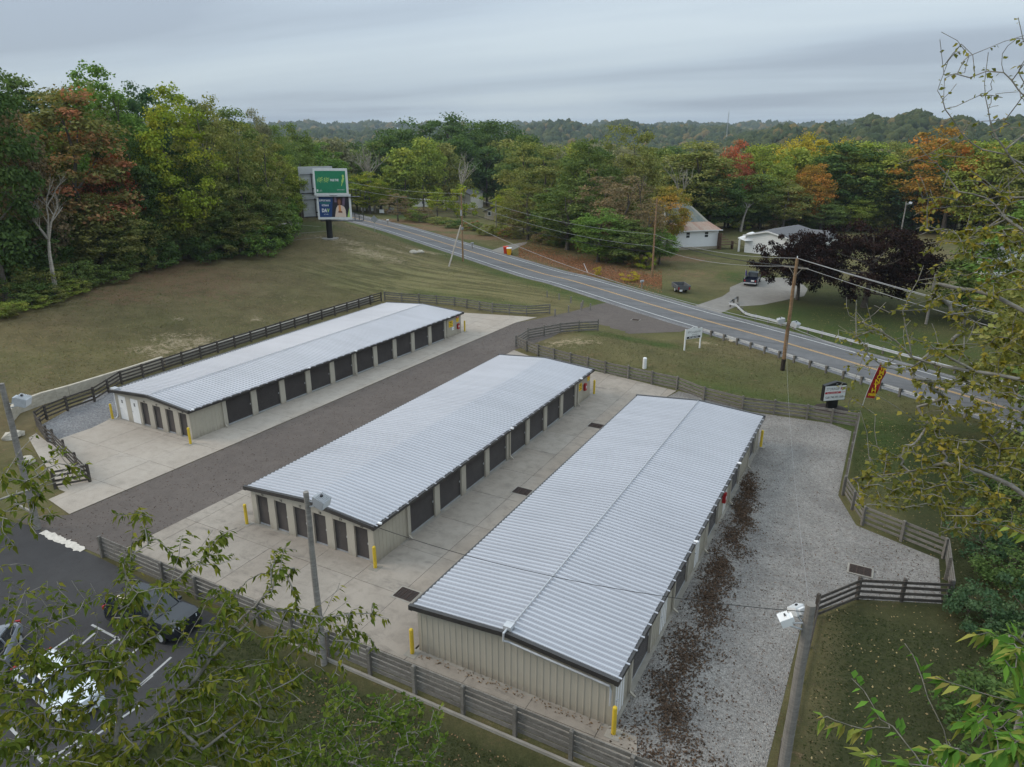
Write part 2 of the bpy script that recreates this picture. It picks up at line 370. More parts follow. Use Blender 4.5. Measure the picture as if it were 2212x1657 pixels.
m_park = asphalt('dark_parking_asphalt', (.036,.035,.036), (.054,.052,.052), (.028,.022,.018))
m_drive = asphalt('pale_driveway', (.185,.172,.152), (.25,.235,.21))
def paint(name, col, wear=.5):
    g = G(name); p = g.pos(); f = g.noise(p, 6., 6, .75)
    return g.fin(g.mix(g.math('MULTIPLY', g.mapr(f, .5, .68), wear), col, (.16,.155,.15)), .7, 0, None, .3)
m_stall = paint('worn_stall_paint', (.34,.34,.33), .9); m_lw = paint('white_road_paint', (.56,.56,.54)); m_ly = paint('yellow_road_paint', (.55,.33,.10))
m_hill = None
def hillmat():
    g = G('far_canopy'); p = g.pos(); k = g.attr('k')
    a = g.noise(p, .012, 4); b = g.noise(p, .35, 5, .7)
    c = g.mix(k, (.032,.052,.022), (.072,.088,.032)); c = g.mix(g.math('MULTIPLY', g.mapr(k, .86, .93), .7), c, (.17,.125,.05))
    c = g.mix(g.mapr(a, .4, .65), c, g.mix(1., c, (1.25,1.1,.9), 'MULTIPLY')); c = g.mix(g.mapr(b, .3, .7), g.mix(1., c, (.5,.5,.5), 'MULTIPLY'), g.mix(1., c, (1.4,1.4,1.3), 'MULTIPLY'))
    return g.fin(c, .95, 0, g.bump(b, 1., 1.5), .1)
m_hill = hillmat()
def texture_mat_sign(name, c): return plain(name, c, .5, .05, 2)
# ------------------------------------------------------------------ ground
def axis(dense0, dense1, step, lim0, lim1, grow=1.16):
    a = list(np.arange(dense0, dense1+.01, step)); s_ = step
    while a[-1] < lim1: s_ *= grow; a.append(a[-1]+s_)
    s_ = step; b = []
    x = dense0
    while x > lim0: s_ *= grow; x -= s_; b.append(x)
    return np.array(b[::-1] + a)
xs = axis(-150, 40, 1.25, -5500, 5500); ys = axis(6, 178, 1.25, -1500, 6000)
GX, GY = np.meshgrid(xs, ys); GZ = hgt(GX, GY)
nx, ny = len(xs), len(ys)
idx = np.arange(nx*ny).reshape(ny, nx)
fq = np.stack([idx[:-1,:-1], idx[:-1,1:], idx[1:,1:], idx[1:,:-1]], -1).reshape(-1, 4)
X, Y = GX.ravel(), GY.ravel(); rd = road_d(X, Y); rr = np.hypot(X, Y)
def patch(px, py, rx, ry, soft=.5):      # soft elliptical ground mask around a measured place
    a, b = at(px, py); d = np.sqrt(((X-a)/rx)**2 + ((Y-b)/ry)**2) + .25*wob(X, Y, 3.1, 8) + .2*wob(X, Y, 7., 12)
    return ss(1+soft, 1-soft, d)
dry = np.full(X.shape, .62) + .25*wob(X, Y, 21, 16)
dry = np.where(rd < -4, .35 + .15*wob(X, Y, 12, 16), dry)
near_band = ss(63, 70, Y)*ss(-36, -28, X)*(rd > 0)
dry = dry + .05*near_band
dirt = np.zeros(X.shape); litter = np.zeros(X.shape); lush = np.zeros(X.shape); mow = np.zeros(X.shape); shade = np.zeros(X.shape)
for q in [(410,742,4.2,3.2),(330,760,2.4,1.3),(720,517,7,2.5),(800,548,9,2.4),(905,541,5,2.2),(870,545,6,1.6),(560,690,2.,1.1),(620,645,3,1),(380,690,2,.8),(1200,745,3,1.2),(1240,735,3.4,1.),(1520,1075/1.45,2,.8)]: dirt = np.maximum(dirt, patch(*q, .8)*.72)
for q in [(330,603,13,9),(255,630,7,4),(400,575,8,4)]: litter = np.maximum(litter, patch(*q, .8)*.6)
for q in [(1180,560,9,5),(1240,575,9,5),(1300,592,8,5),(1350,600,5,4),(1430,555,9,5),(1000,510,16,4),(940,495,12,4),(880,480,14,4)]: litter = np.maximum(litter, patch(*q)*.75)
for q in [(1480,590,8,4)]: litter = np.maximum(litter, patch(*q)*.38)
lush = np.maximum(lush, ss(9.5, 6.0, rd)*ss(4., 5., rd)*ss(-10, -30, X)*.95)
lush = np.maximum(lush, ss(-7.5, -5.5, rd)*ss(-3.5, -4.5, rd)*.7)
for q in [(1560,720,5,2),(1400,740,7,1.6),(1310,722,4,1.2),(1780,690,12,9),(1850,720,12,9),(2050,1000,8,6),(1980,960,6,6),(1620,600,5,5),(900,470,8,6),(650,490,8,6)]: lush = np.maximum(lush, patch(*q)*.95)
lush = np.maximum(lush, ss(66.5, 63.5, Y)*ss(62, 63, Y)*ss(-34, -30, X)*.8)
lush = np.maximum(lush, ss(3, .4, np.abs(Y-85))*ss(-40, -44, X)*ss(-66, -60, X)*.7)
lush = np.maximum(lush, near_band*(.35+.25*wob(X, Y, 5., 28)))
mow = patch(1010, 600, 24, 14, .4)*.8*(rd > 6)
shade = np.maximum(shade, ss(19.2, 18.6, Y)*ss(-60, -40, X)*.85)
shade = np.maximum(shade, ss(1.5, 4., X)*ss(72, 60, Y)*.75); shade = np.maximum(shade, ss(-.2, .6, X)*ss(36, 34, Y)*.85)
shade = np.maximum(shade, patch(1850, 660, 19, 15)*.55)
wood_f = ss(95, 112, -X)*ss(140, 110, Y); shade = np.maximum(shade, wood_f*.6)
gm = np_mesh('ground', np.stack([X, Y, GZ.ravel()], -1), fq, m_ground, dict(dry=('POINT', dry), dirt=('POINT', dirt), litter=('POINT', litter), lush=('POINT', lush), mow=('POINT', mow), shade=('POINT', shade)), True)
ground = struct(obj('ground', gm))

def sheet(name, poly, z, mat, th=.0, parent=None):
    n = len(poly); b = MB()
    if th: b.prism(poly, z-th, z)
    else: b.add([(x, y, z) for x, y in poly], [tuple(range(n))])
    return b.build(name, mat, parent)
def ccw(p):
    a = sum(p[i][0]*p[(i+1) % len(p)][1] - p[(i+1) % len(p)][0]*p[i][1] for i in range(len(p)))
    return p if a > 0 else p[::-1]
# gravel lots
lot = ccw([(-7.2,19.8),(-1.2,19.8),(-1.1,32.5),(.9,35.0),(4.9,36.7),(4.9,41.2),(.6,43.0),(-.7,46.6),(-.7,58.6),(-2.4,59.6),(-9.0,59.2),(-13.5,61.0),(-15.4,61.4),(-16.6,56.5),(-16.6,53),(-7.2,52.5)])
struct(sheet('gravel_lot', lot, .012, m_gravel))
struct(sheet('gravel_yard', ccw([*[flat(*q) for q in [(104,910),(84,922),(104,954),(133,947),(200,924)]],(-55.0,32.2),(-54.9,69.3),(-61.9,77.5),(-62.2,40),(-61.6,35)]), .012, m_gravel_g))
# worn asphalt lane, from the parking lot to the road
laneL = [(-44.9,19.5),(-42.55,21.4),(-42.0,33),(-41.2,56),(-40.3,76.5),(-38.4,80.5)]
lane = ccw(laneL + [(-36.5,85.5),(-35.0,91.2),(-33.2,94.3),(-19.6,84.6),flat(1492,709),flat(1470,717),flat(1390,720),flat(1296,724),(-33.6,72),(-34.9,66),(-34.9,60),(-35.6,29.2),(-36.0,22),(-36.2,19.5)])
struct(sheet('asphalt_lane', lane, .018, m_lane))
# dark parking lot at the apartments
struct(sheet('parking_lot', ccw([(-75,-6),(-15.5,-6),(-20.0,6),(-24.6,17.2),(-25.6,18.8),(-36.0,19.3),(-43.5,19.5),(-75,12)]), .012, m_park))
# ---- road
def ribbon(name, line, off0, off1, z, mat, parent=None, t0=0, t1=None):
    q = line[t0:t1]; v = []; 
    for i, p in enumerate(q):
        d = q[min(i+1, len(q)-1)] - q[max(i-1, 0)]; d = d/np.hypot(*d); n_ = np.array([-d[1], d[0]])
        for o_ in (off0, off1): v.append((p[0]+n_[0]*o_, p[1]+n_[1]*o_, z))
    b = MB(); b.add(v, [(2*i, 2*i+2, 2*i+3, 2*i+1) for i in range(len(q)-1)]); return b.build(name, mat, parent)
# centre line runs right -> left, so +offset is the drone's side
road = struct(ribbon('road', CL, -4.1, 4.1, .030, m_road))
ribbon('edge_line', CL, 3.28, 3.42, .0345, m_lw, road); ribbon('edge_line', CL, -3.42, -3.28, .0345, m_lw, road)
ribbon('centre_line', CL, .06, .17, .0345, m_ly, road); ribbon('centre_line', CL, -.17, -.06, .0345, m_ly, road)
struct(ribbon('road_shoulder', CL, 3.95, 4.75, .021, m_gravel_g)); struct(ribbon('road_shoulder', CL, -4.75, -3.95, .021, m_gravel_g))
# driveways across the road
def drive(name, pix, mat, z=.024):
    p = ccw([at(*q) for q in pix]); o = sheet(name, p, z, mat)
    for v in o.data.vertices: v.co.z = float(hgt(v.co.x, v.co.y)) + z
    return struct(o)
drive('driveway', [(1501,661),(1560,641),(1576,630),(1577,621),(1605,609),(1640,600),(1720,600),(1745,625),(1737,640),(1646,659),(1589,663),(1556,677)], m_drive)
drive('driveway', [(1055,543),(1095,530),(1140,522),(1136,527),(1098,545),(1090,551)], m_drive)
drive('driveway', [(798,482),(830,473),(880,467),(878,470),(842,478),(828,488)], m_drive)
drive('side_road', [(600,484),(640,478),(700,484),(720,488),(690,490),(640,486),(600,492)], m_drive)
# ---- concrete aprons: slabs with joints
def in_poly(x, y, p):
    c = False; n = len(p)
    for i in range(n):
        x1, y1 = p[i]; x2, y2 = p[(i+1) % n]
        if (y1 > y) != (y2 > y) and x < (x2-x1)*(y-y1)/(y2-y1)+x1: c = not c
    return c
def clip(poly, a, b, c):                 # keep a*x+b*y<=c
    out = []
    for i in range(len(poly)):
        p, q = poly[i], poly[(i+1) % len(poly)]; dp = a*p[0]+b*p[1]-c; dq = a*q[0]+b*q[1]-c
        if dp <= 0: out.append(p)
        if dp*dq < 0: t = dp/(dp-dq); out.append((p[0]+t*(q[0]-p[0]), p[1]+t*(q[1]-p[1])))
    return out
def apron(poly, sx, sy, ox=0, oy=0, z=.05, mat=None):
    poly = ccw(poly); base = struct(sheet('concrete_apron', poly, .026, m_dark))
    x0, x1 = min(p[0] for p in poly), max(p[0] for p in poly); y0, y1 = min(p[1] for p in poly), max(p[1] for p in poly)
    i = 0; x = x0+ox-sx
    while x < x1:
        y = y0+oy-sy
        while y < y1:
            q = poly
            for a, b, c in ((1,0,x+sx-.012),(-1,0,-x-.012),(0,1,y+sy-.012),(0,-1,-y-.012)):
                q = clip(q, a, b, c)
                if len(q) < 3: break
            if len(q) >= 3:
                ar = abs(sum(q[k][0]*q[(k+1) % len(q)][1]-q[(k+1) % len(q)][0]*q[k][1] for k in range(len(q))))/2
                if ar > .05: MB().prism(ccw(q), .0265, z+random.uniform(-.004,.004)).build('slab', mat or m_conc, base)
            y += sy
        x += sx
    return base
apron([(-55.0,32.9),(-45.4,32.9),(-43.8,69.2),(-54.6,69.2),(-54.6,76.5),(-39.2,80.2),(-40.32,76.5),(-41.25,56),(-42.05,33),(-42.6,21.42)] + [flat(*q) for q in [(105,1080),(142,1064),(128,1058),(110,1022),(85,988),(62,947),(78,937),(104,957),(133,948),(200,925)]] + [(-55.0,32.2)], 3.1, 3.66)
apron([(-36.0,19.75),(-5.3,19.75),(-5.9,21.4),(-16.5,21.4),(-16.5,56.0),(-15.6,61.3),(-22.6,62.9),(-31.5,64.2),(-34.9,65.8),(-34.9,60),(-35.6,29)], 3.05, 3.81, 1.2, .9, mat=m_conc_o)
# ------------------------------------------------------------------ text helper
TS = bpy.data.scenes.new('lettering_shop')        # letters are cut to mesh in a scene of their own, removed below
def text_mesh(s, size, mat, align='CENTER', shear=0., sx=1., ext=.0, bold=0.):
    cu = bpy.data.curves.new('lettering', 'FONT'); cu.body = s; cu.size = size; cu.align_x = align; cu.align_y = 'CENTER'; cu.shear = shear
    cu.extrude = ext; cu.offset = bold; cu.space_line = .9; cu.resolution_u = 2
    o = bpy.data.objects.new('tmp', cu); TS.collection.objects.link(o); TS.view_layers[0].update(); dg = TS.view_layers[0].depsgraph
    me = bpy.data.meshes.new_from_object(o.evaluated_get(dg)); TS.collection.objects.unlink(o); bpy.data.objects.remove(o)
    for v in me.vertices: x, y, z = v.co; v.co = (x*sx, -z, y)           # stand it up: reads from -Y
    me.materials.clear(); me.materials.append(mat); return me
def lettering(parent, s, size, mat, x, y, z, name='lettering', **k):
    o = obj(name, text_mesh(s, size, mat, **k), parent); o.location = (x, y, z); return o
m_ink = plain('black_ink', (.02,.02,.02), .6, .05); m_inkr = plain('red_ink', (.42,.02,.03), .5, .05); m_inky = plain('yellow_print', (.75,.50,.02), .5, .05)
m_inkw = plain('white_print', (.75,.75,.75), .5, .03)
# ------------------------------------------------------------------ storage buildings
EAVE, RISE, PIT = 2.5, .38, .3048
def prof(L, pit, rib, rw, phase=.0):     # trapezoid rib profile along a run, (s, height)
    out = [(0., 0.)]; s = phase if phase > .02 else pit/2
    while s + rw < L:
        out += [(s-rw/2-.012, 0), (s-rw/2+.012, rib), (s+rw/2-.012, rib), (s+rw/2+.012, 0)]; s += pit
    out.append((L, 0.)); return out
def ribbed(u0, W, h, mi=0):              # vertical ribbed sheet in XZ, ribs towards -Y, from x=u0
    pr = prof(W, PIT, .022, .07); b = MB(); n = len(pr)
    v = [(u0+s, -y, 0) for s, y in pr] + [(u0+s, -y, 1) for s, y in pr]
    b.add(v, [(i, i+1, n+i+1, n+i) for i in range(n-1)]); return b
PANEL_W = .9144
_wp = {}
def wall_panel(parent, W, h):
    k = round(W, 3)
    if k not in _wp: _wp[k] = ribbed(0, W, 1).mesh('wall_panel', m_beige)
    o = obj('wall_panel', _wp[k], parent); o.scale = (1, 1, h); return o
def corr(W, H_, n, amp):                 # horizontal slats of a rolling door, XZ plane facing -Y
    b = MB(); v = []; rows = []
    for i in range(n):
        z0 = H_*i/n; dz = H_/n
        for f, a in ((0, 0), (.18, amp), (.72, amp), (.9, 0)): rows.append((z0+dz*f, -a))
    rows.append((H_, 0))
    for z, y in rows: v += [(0, y, z), (W, y, z)]
    b.add(v, [(2*i, 2*i+1, 2*i+3, 2*i+2) for i in range(len(rows)-1)]); return b
_dm = {}
def roller_door(parent, x, W, Hd, y=.10):
    k = (W, Hd)
    if k not in _dm:
        h = MB().box(W-.13, W-.05, -.035, -.002, .92, 1.04).mesh('latch', m_steel)
        bb = MB().box(0, W, -.03, .01, 0, .09).mesh('bottom_bar', m_grey)
        _dm[k] = (corr(W, Hd-.09, int((Hd-.09)/.076), .022).mesh('roller_door', m_door), h, bb)
    d = obj('roller_door', _dm[k][0], parent); d.location = (x, y, .14)
    l_ = obj('latch', _dm[k][1], d); l_.location = (0, -.012, 0)
    q = obj('bottom_bar', _dm[k][2], d); q.location = (0, 0, -.088); return d
def frame_of(a, b):                      # matrix of a wall seen from outside: local x runs a->b, -Y outward
    a = Vector((*a, 0)); b = Vector((*b, 0)); d = (b-a).normalized()
    return Matrix(((d.x, -d.y, 0, a.x), (d.y, d.x, 0, a.y), (0, 0, 1, 0), (0, 0, 0, 1))), (b-a).length
class Wall:
    def __init__(s, root, a, b, gable=False):
        s.M, s.L = frame_of(a, b); s.root = root; s.gable = gable
        s.b0 = Matrix.Translation(-root.location) @ s.M
    def put(s, o): o.matrix_basis = s.b0 @ o.matrix_basis; return o
    def mb(s, b, name, mat): return s.put(b.build(name, mat, s.root))
    def top(s, x): return EAVE - .06 + (RISE*(1-abs(2*x/s.L-1)) if s.gable else 0)
    def panels(s, x0, x1, y=0., z0=.05):
        x = x0
        while x < x1-.05:
            W = min(PANEL_W, x1-x); o = wall_panel(s.root, W, 1); hmin = s.top(x+W/2) - z0
            if s.gable:                  # cut top of the sheet to the roof slope
                pr = ribbed(0, W, 1); v = [list(q) for q in pr.v]
                for q in v:
                    if q[2] > .5: q[2] = s.top(x+q[0]) - z0
                pr.v = v; o.data = pr.mesh('wall_panel', m_beige)
            else: o.scale = (1, 1, hmin)
            o.location = (x, y, z0); o.matrix_basis = Matrix.Translation((x, y, z0)) @ Matrix.Diagonal((1, 1, 1 if s.gable else hmin, 1)); s.put(o)
            x += W
    def door(s, x, W, Hd, y=.12):
        o = roller_door(s.root, x, W, Hd, y); o.matrix_basis = Matrix.Translation((x, y, .14)); return s.put(o)
    def pier(s, x0, x1, z1=None, name='pier'):
        z1 = z1 or s.top((x0+x1)/2)
        return s.mb(MB().box(x0, x1, -.02, .16, .05, z1), name, m_beige_trim)
    def header(s, x0, x1, z0, seg=2.):
        x = x0
        while x < x1-.01:
            e_ = min(x1, x+seg); t0, t1 = s.top(x), s.top(e_); b = MB()
            v = [(x,-.012,z0),(e_-.006,-.012,z0),(e_-.006,-.012,t1),(x,-.012,t0),(x,.15,z0),(e_-.006,.15,z0),(e_-.006,.15,t1),(x,.15,t0)]
            b.add(v, [(0,1,2,3),(7,6,5,4),(4,5,1,0),(3,2,6,7),(0,3,7,4),(1,5,6,2)]); s.mb(b, 'header_panel', m_beige_trim); x = e_
    def downspout(s, x, shoe=1):
        b = MB().box(x-.045, x+.045, -.13, -.05, .25, EAVE-.1).bar((x, -.09, .3), (x, -.34, .12), .09, .08)
        s.mb(b, 'downspout', m_white if False else m_beige_trim)
    def lamp(s, x, z=EAVE+.02):
        s.mb(MB().box(x-.06, x+.06, -.30, -.16, z-.02, z+.05).lathe([(.0,0),(.07,.0),(.085,.05),(.07,.10),(.0,.13)], 8, (x, -.34, z-.03)), 'eave_lamp', m_inkw)
def man_door(w_, x, num=None, Wd=.95):
    o = w_.mb(MB().box(x, x+Wd, -.015, .05, .07, 2.12), 'entry_door', m_white)
    w_.mb(MB().bar((x+.08, -.05, 1.0), (x+.20, -.05, 1.0), .03, .03).box(x+.07, x+.12, -.05, -.01, .96, 1.04), 'door_handle', m_steel)
    if num: 
        q = MB().box(x+Wd/2-.09, x+Wd/2+.09, -.022, -.016, 1.52, 1.78).build('number_plate', m_ink, w_.root); w_.put(q)
        t = lettering(w_.root, num, .2, m_inkw, 0, 0, 0); t.matrix_basis = Matrix.Translation((x+Wd/2, -.026, 1.65)); w_.put(t)
    return o
def roof(root, fl, fr, br, bl, mat, proud=True):
    fl, fr, br, bl = [Vector((*q, 0)) for q in (fl, fr, br, bl)]; org = root.location
    Ln = (br-fr).length; n = max(1, round(Ln/PANEL_W)); step = Ln/n
    pr = prof(step, step/3, .045, .11)
    k = len(pr); cache = {}
    for i in range(n):
        t0 = i/n
        b = MB(); v = []
        ys = [s/Ln for s, _ in pr]
        for u, zz in ((0., EAVE), (.47, EAVE+RISE*.94), (.5, EAVE+RISE*.985), (.53, EAVE+RISE*.94), (1., EAVE)):
            for (s, hgt_), dt in zip(pr, ys):
                t = t0 + dt; a = fl.lerp(bl, t); c = fr.lerp(br, t); p = a.lerp(c, u)
                v.append((p.x-org.x, p.y-org.y, zz + hgt_))
        fs = [(r*k+i2, (r+1)*k+i2, (r+1)*k+i2+1, r*k+i2+1) for r in range(4) for i2 in range(k-1)]
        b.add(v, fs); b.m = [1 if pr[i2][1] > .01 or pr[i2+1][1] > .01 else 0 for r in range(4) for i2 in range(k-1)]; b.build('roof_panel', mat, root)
        if proud:                        # the lap rib of each sheet runs out over the gutter
            t = t0 + (step/6)/Ln
            for A_, B_ in ((fr.lerp(br, t), fl.lerp(bl, t)),):
                d = (A_-B_).normalized(); p0 = A_ - d*.02; p1 = A_ + d*.17
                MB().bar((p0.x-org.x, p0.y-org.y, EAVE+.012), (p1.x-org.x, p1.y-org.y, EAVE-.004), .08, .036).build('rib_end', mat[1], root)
def fascia(root, a, b, gable, name='fascia', out=.14, hh=.22):
    M, Ln = frame_of(a, b); T = Matrix.Translation(-root.location) @ M
    xs_ = [0-out, Ln/2, Ln+out] if gable else [0-out, Ln+out]
    for x0, x1 in zip(xs_[:-1], xs_[1:]):
        z = lambda x: EAVE + .03 + (RISE*(1-abs(2*x/Ln-1)) + .035 if gable else -.045)
        v = []
        for x in (x0, x1):
            zt = z(min(max(x, 0), Ln))
            v += [(x, -out, zt-hh), (x, .04, zt-hh), (x, .04, zt), (x, -out, zt)]
        q = MB().add(v, [(0,1,2,3),(7,6,5,4),(0,4,5,1),(1,5,6,2),(2,6,7,3),(3,7,4,0)]).build(name, m_fascia, root); q.matrix_basis = T
def shell(root, c, mat):                 # plain back walls, floor slab edge and gutters
    fl, fr, br, bl = c
    roof(root, fl, fr, br, bl, mat)
    fascia(root, fl, fr, True); fascia(root, br, bl, True)
    fascia(root, fr, br, False, 'gutter', .13, .17); fascia(root, bl, fl, False, 'gutter', .13, .17)
    o = root.location; q = [(x-o.x, y-o.y) for x, y in (fl, fr, br, bl)]
    MB().prism(q, 0., .05).build('floor_slab', m_conc2, root)
def inset(c, m=.15):
    fl, fr, br, bl = [Vector(q) for q in c]; ex = (fr-fl).normalized()*m; ey = (br-fr).normalized()*m; ey2 = (bl-fl).normalized()*m
    return [tuple(fl+ex+ey2), tuple(fr-ex+ey), tuple(br-ex-ey), tuple(bl+ex-ey2)]
def side_row(W, x_first, n, pitch, door_w, Hd=2.08):
    """row of rolling doors with piers between"""
    x = x_first
    W.pier(x, x+(pitch-door_w)/2)
    for i in range(n):
        a = x + (pitch-door_w)/2; W.door(a, door_w, Hd)
        W.pier(a+door_w, a+door_w+(pitch-door_w)/(1 if i < n-1 else 2)); x += pitch
    W.header(x_first, x_first+n*pitch, Hd+.12, pitch)
def plain_wall(W): W.panels(0, W.L)
def fire_box(loc, rz, label):
    t = thing('fire_extinguisher_cabinet', label, 'cabinet', loc, rz, 'red extinguisher cabinets on the storage walls')
    MB().box(-.16, .16, -.2, 0, 0, .62).build('case', m_red, t); MB().box(-.07, .05, -.206, -.201, .2, .42).build('window', m_inkw, t); MB().box(.1, .13, -.225, -.2, .28, .38).build('handle', m_steel, t)
def sign(name, label, loc, rz, w_, h, board, lines, cat='sign', th=.01, group=None):
    t = thing(name, label, cat, loc, rz, group)
    MB().box(-w_/2, w_/2, -th, 0, 0, h).build('board', board, t)
    for s, size, mat, x, z, kw in lines: lettering(t, s, size, mat, x, -th-.004, z, **kw)
    return t
def wallplace(W, x, z, y=-.03):
    p = W.M @ Vector((x, y, z)); return p, math.atan2(W.M[1][0], W.M[0][0])
# building 1 (left), 2 (middle), 3 (right)
B1 = [(-54.76,32.85),(-45.28,32.65),(-43.63,69.33),(-54.7,69.3)]
B2 = [(-31.8,25.97),(-22.25,25.9),(-22.0,56.5),(-31.45,56.46)]
B3 = [(-16.42,21.35),(-6.82,21.3),(-6.62,52.1),(-16.3,51.95)]
def base_of(c): return (sum(p[0] for p in c)/4, sum(p[1] for p in c)/4, 0)
b1 = thing('storage_building', 'farthest left storage building with two white entry doors at its front', 'storage building', base_of(B1), 0, 'rows of storage units')
b2 = thing('storage_building', 'middle storage building with front units numbered 15 to 20', 'storage building', base_of(B2), 0, 'rows of storage units')
b3 = thing('storage_building', 'nearest right storage building with blank beige end wall and conduit on its ridge', 'storage building', base_of(B3), 0, 'rows of storage units')
for b_, c_, m_ in ((b1, B1, [m_roof, m_rib_lit]), (b2, B2, [m_roof, m_rib_lit]), (b3, B3, [m_roof_o, m_rib_lit])): shell(b_, c_, m_)
# -- building 2
i2 = inset(B2); Wf = Wall(b2, i2[0], i2[1], True); Wr = Wall(b2, i2[1], i2[2]); Wb = Wall(b2, i2[2], i2[3], True); Wl = Wall(b2, i2[3], i2[0])
plain_wall(Wb); side_row(Wl, 0, 10, Wl.L/10, 2.44)
def front_units(W, x0, n, pitch, dw, nums, Hd=1.96):
    W.pier(0 if x0 > 1 else 0, x0+(pitch-dw)/2) if x0 < 1 else W.pier(x0, x0+(pitch-dw)/2)
    for i in range(n):
        a = x0 + i*pitch + (pitch-dw)/2; W.door(a, dw, Hd, .12)
        W.pier(a+dw, a+dw+(pitch-dw) if i < n-1 else W.L)
        t = lettering(W.root, nums[i], .22, m_ink, 0, 0, 0, bold=.008); t.matrix_basis = Matrix.Translation((a+dw/2+.1, -.02, Hd+.235)); W.put(t)
    W.header(x0 if x0 > 1 else 0, W.L, Hd+.12, pitch/2)
front_units(Wf, .12, 6, (Wf.L-.24)/6, .96, ['15','16','17','18','19','20'])
pi = Wr.L/10; Wr.panels(0, pi); side_row(Wr, pi, 8, pi, 2.5); Wr.panels(9*pi, Wr.L)
Wr.downspout(pi-.09); Wr.downspout(pi*5.02-.25+.25); Wr.downspout(9*pi+.12)
Wr.lamp(.25); Wr.lamp(pi*5); Wr.lamp(9*pi+.3)
for s_, x_, z_, w_, h_ in (('a', 9*pi+.75, 1.25, .62, .62),):
    p, rz = wallplace(Wr, x_, z_); sign('camera_notice', 'yellow camera notice beside red cabinet on middle building', p, rz, .66, .66, m_inky, [('SMILE', .19, m_ink, 0, .52, dict(bold=.006)), ("YOU'RE ON", .115, m_ink, 0, .34, dict(bold=.004)), ('CAMERA', .14, m_ink, 0, .16, dict(bold=.004))])
p, rz = wallplace(Wr, 9*pi+1.62, 1.02); fire_box(p, rz, 'red extinguisher cabinet on end panel of middle building')
p, rz = wallplace(Wr, 9*pi+2.55, 1.62); q = sign('warning_notice', 'small red and yellow notice under far eave of middle building', p, rz, .52, .62, m_inky, [('NOTICE', .11, m_ink, 0, .26, {}), ('PRIVATE', .1, m_ink, 0, .12, {})])
MB().box(-.26, .26, -.014, -.0105, .38, .62).build('header', m_inkr, q); lettering(q, 'NO', .18, m_inkw, 0, -.018, .5, bold=.006)
# -- building 1
i1 = inset(B1); Wf = Wall(b1, i1[0], i1[1], True); Wr = Wall(b1, i1[1], i1[2]); Wb = Wall(b1, i1[2], i1[3], True); Wl = Wall(b1, i1[3], i1[0])
plain_wall(Wb); plain_wall(Wl)
Wf.pier(0, .32); man_door(Wf, .34, '13'); Wf.pier(1.31, 1.93); man_door(Wf, 1.95, '14'); Wf.header(0, 3.05, 2.14, 1.5)
front_units(Wf, 2.92, 4, (Wf.L-2.98)/4, .95, ['46','47','48','49'])
Wf.mb(MB().tube([(.02,-.1,EAVE+.1),(.02,-.1,.5),(.02,-.14,.3),(.02,-.32,.12)], .045, 8), 'downspout', m_white)
Wf.mb(MB().box(-.25,.35,-.2,.25,EAVE+.06,EAVE+.2), 'roof_flood_lamp', m_steel)
pi = Wr.L/12; Wr.panels(0, pi); side_row(Wr, pi, 10, pi, 2.48); Wr.panels(11*pi, Wr.L)
for k_ in (1, 6, 11): Wr.downspout(pi*k_+(-.1 if k_ < 11 else .14))
for k_ in (.06, 4.0, 6.0, 11.1): Wr.lamp(pi*k_)
p, rz = wallplace(Wr, 11*pi+.95, 1.22); sign('camera_notice', 'yellow camera notice on far panel of left building', p, rz, .8, .72, m_inky, [('SMILE', .2, m_ink, 0, .57, dict(bold=.006)), ("YOU'RE ON", .13, m_ink, 0, .37, dict(bold=.004)), ('CAMERA', .15, m_ink, 0, .17, dict(bold=.004))])
p, rz = wallplace(Wr, 11*pi+1.35, .78); sign('notice_card', 'small white card below yellow notice on left building', p, rz, .42, .36, m_inkw, [('24', .16, m_ink, .06, .16, {})])
p, rz = wallplace(Wr, 11*pi+2.3, 1.55); q = sign('warning_notice', 'small red and yellow notice under far eave of left building', p, rz, .52, .72, m_inky, [('PRIVATE', .11, m_ink, 0, .32, {}), ('PROPERTY', .09, m_ink, 0, .14, {})])
MB().box(-.26, .26, -.014, -.0105, .46, .72).build('header', m_inkr, q); lettering(q, 'NO', .18, m_inkw, 0, -.018, .59, bold=.006)
p, rz = wallplace(Wr, 11*pi+2.3, .72); fire_box(p, rz, 'red extinguisher cabinet on far panel of left building')
# -- building 3
i3 = inset(B3); Wf = Wall(b3, i3[0], i3[1], True); Wr = Wall(b3, i3[1], i3[2]); Wb = Wall(b3, i3[2], i3[3], True); Wl = Wall(b3, i3[3], i3[0])
plain_wall(Wf); plain_wall(Wb); side_row(Wl, 0, 10, Wl.L/10, 2.44)
def b3x(y): return y - i3[1][1]
cuts = [(23.75,26.6),(29.95,32.7),(36.6,39.2),(42.6,45.2),(48.1,50.3)]; prev = 0.
for i, (a, b) in enumerate(cuts):
    a, b = b3x(a), b3x(b); Wr.door(a+.06, 2.44, 2.08); x_e = a+.06+2.44
    Wr.pier(a-.14, a+.06); Wr.pier(x_e, x_e+.2); Wr.header(a-.14, x_e+.2, 2.2, 2.9)
    Wr.panels(prev, a-.14); prev = x_e+.2
Wr.panels(prev, Wr.L)
for y in (22.0, 27.9, 34.0, 40.6): man_door(Wr, b3x(y)-.25, None, 1.0)
for y in (23.3, 29.6, 35.6, 41.9, 47.7): Wr.downspout(b3x(y))
for y in (32.5, 43.0): Wr.lamp(b3x(y))
p, rz = wallplace(Wr, b3x(40.0), 1.15); fire_box(p, rz, 'red extinguisher cabinet on the gravel side of nearest building')
o = b3.location
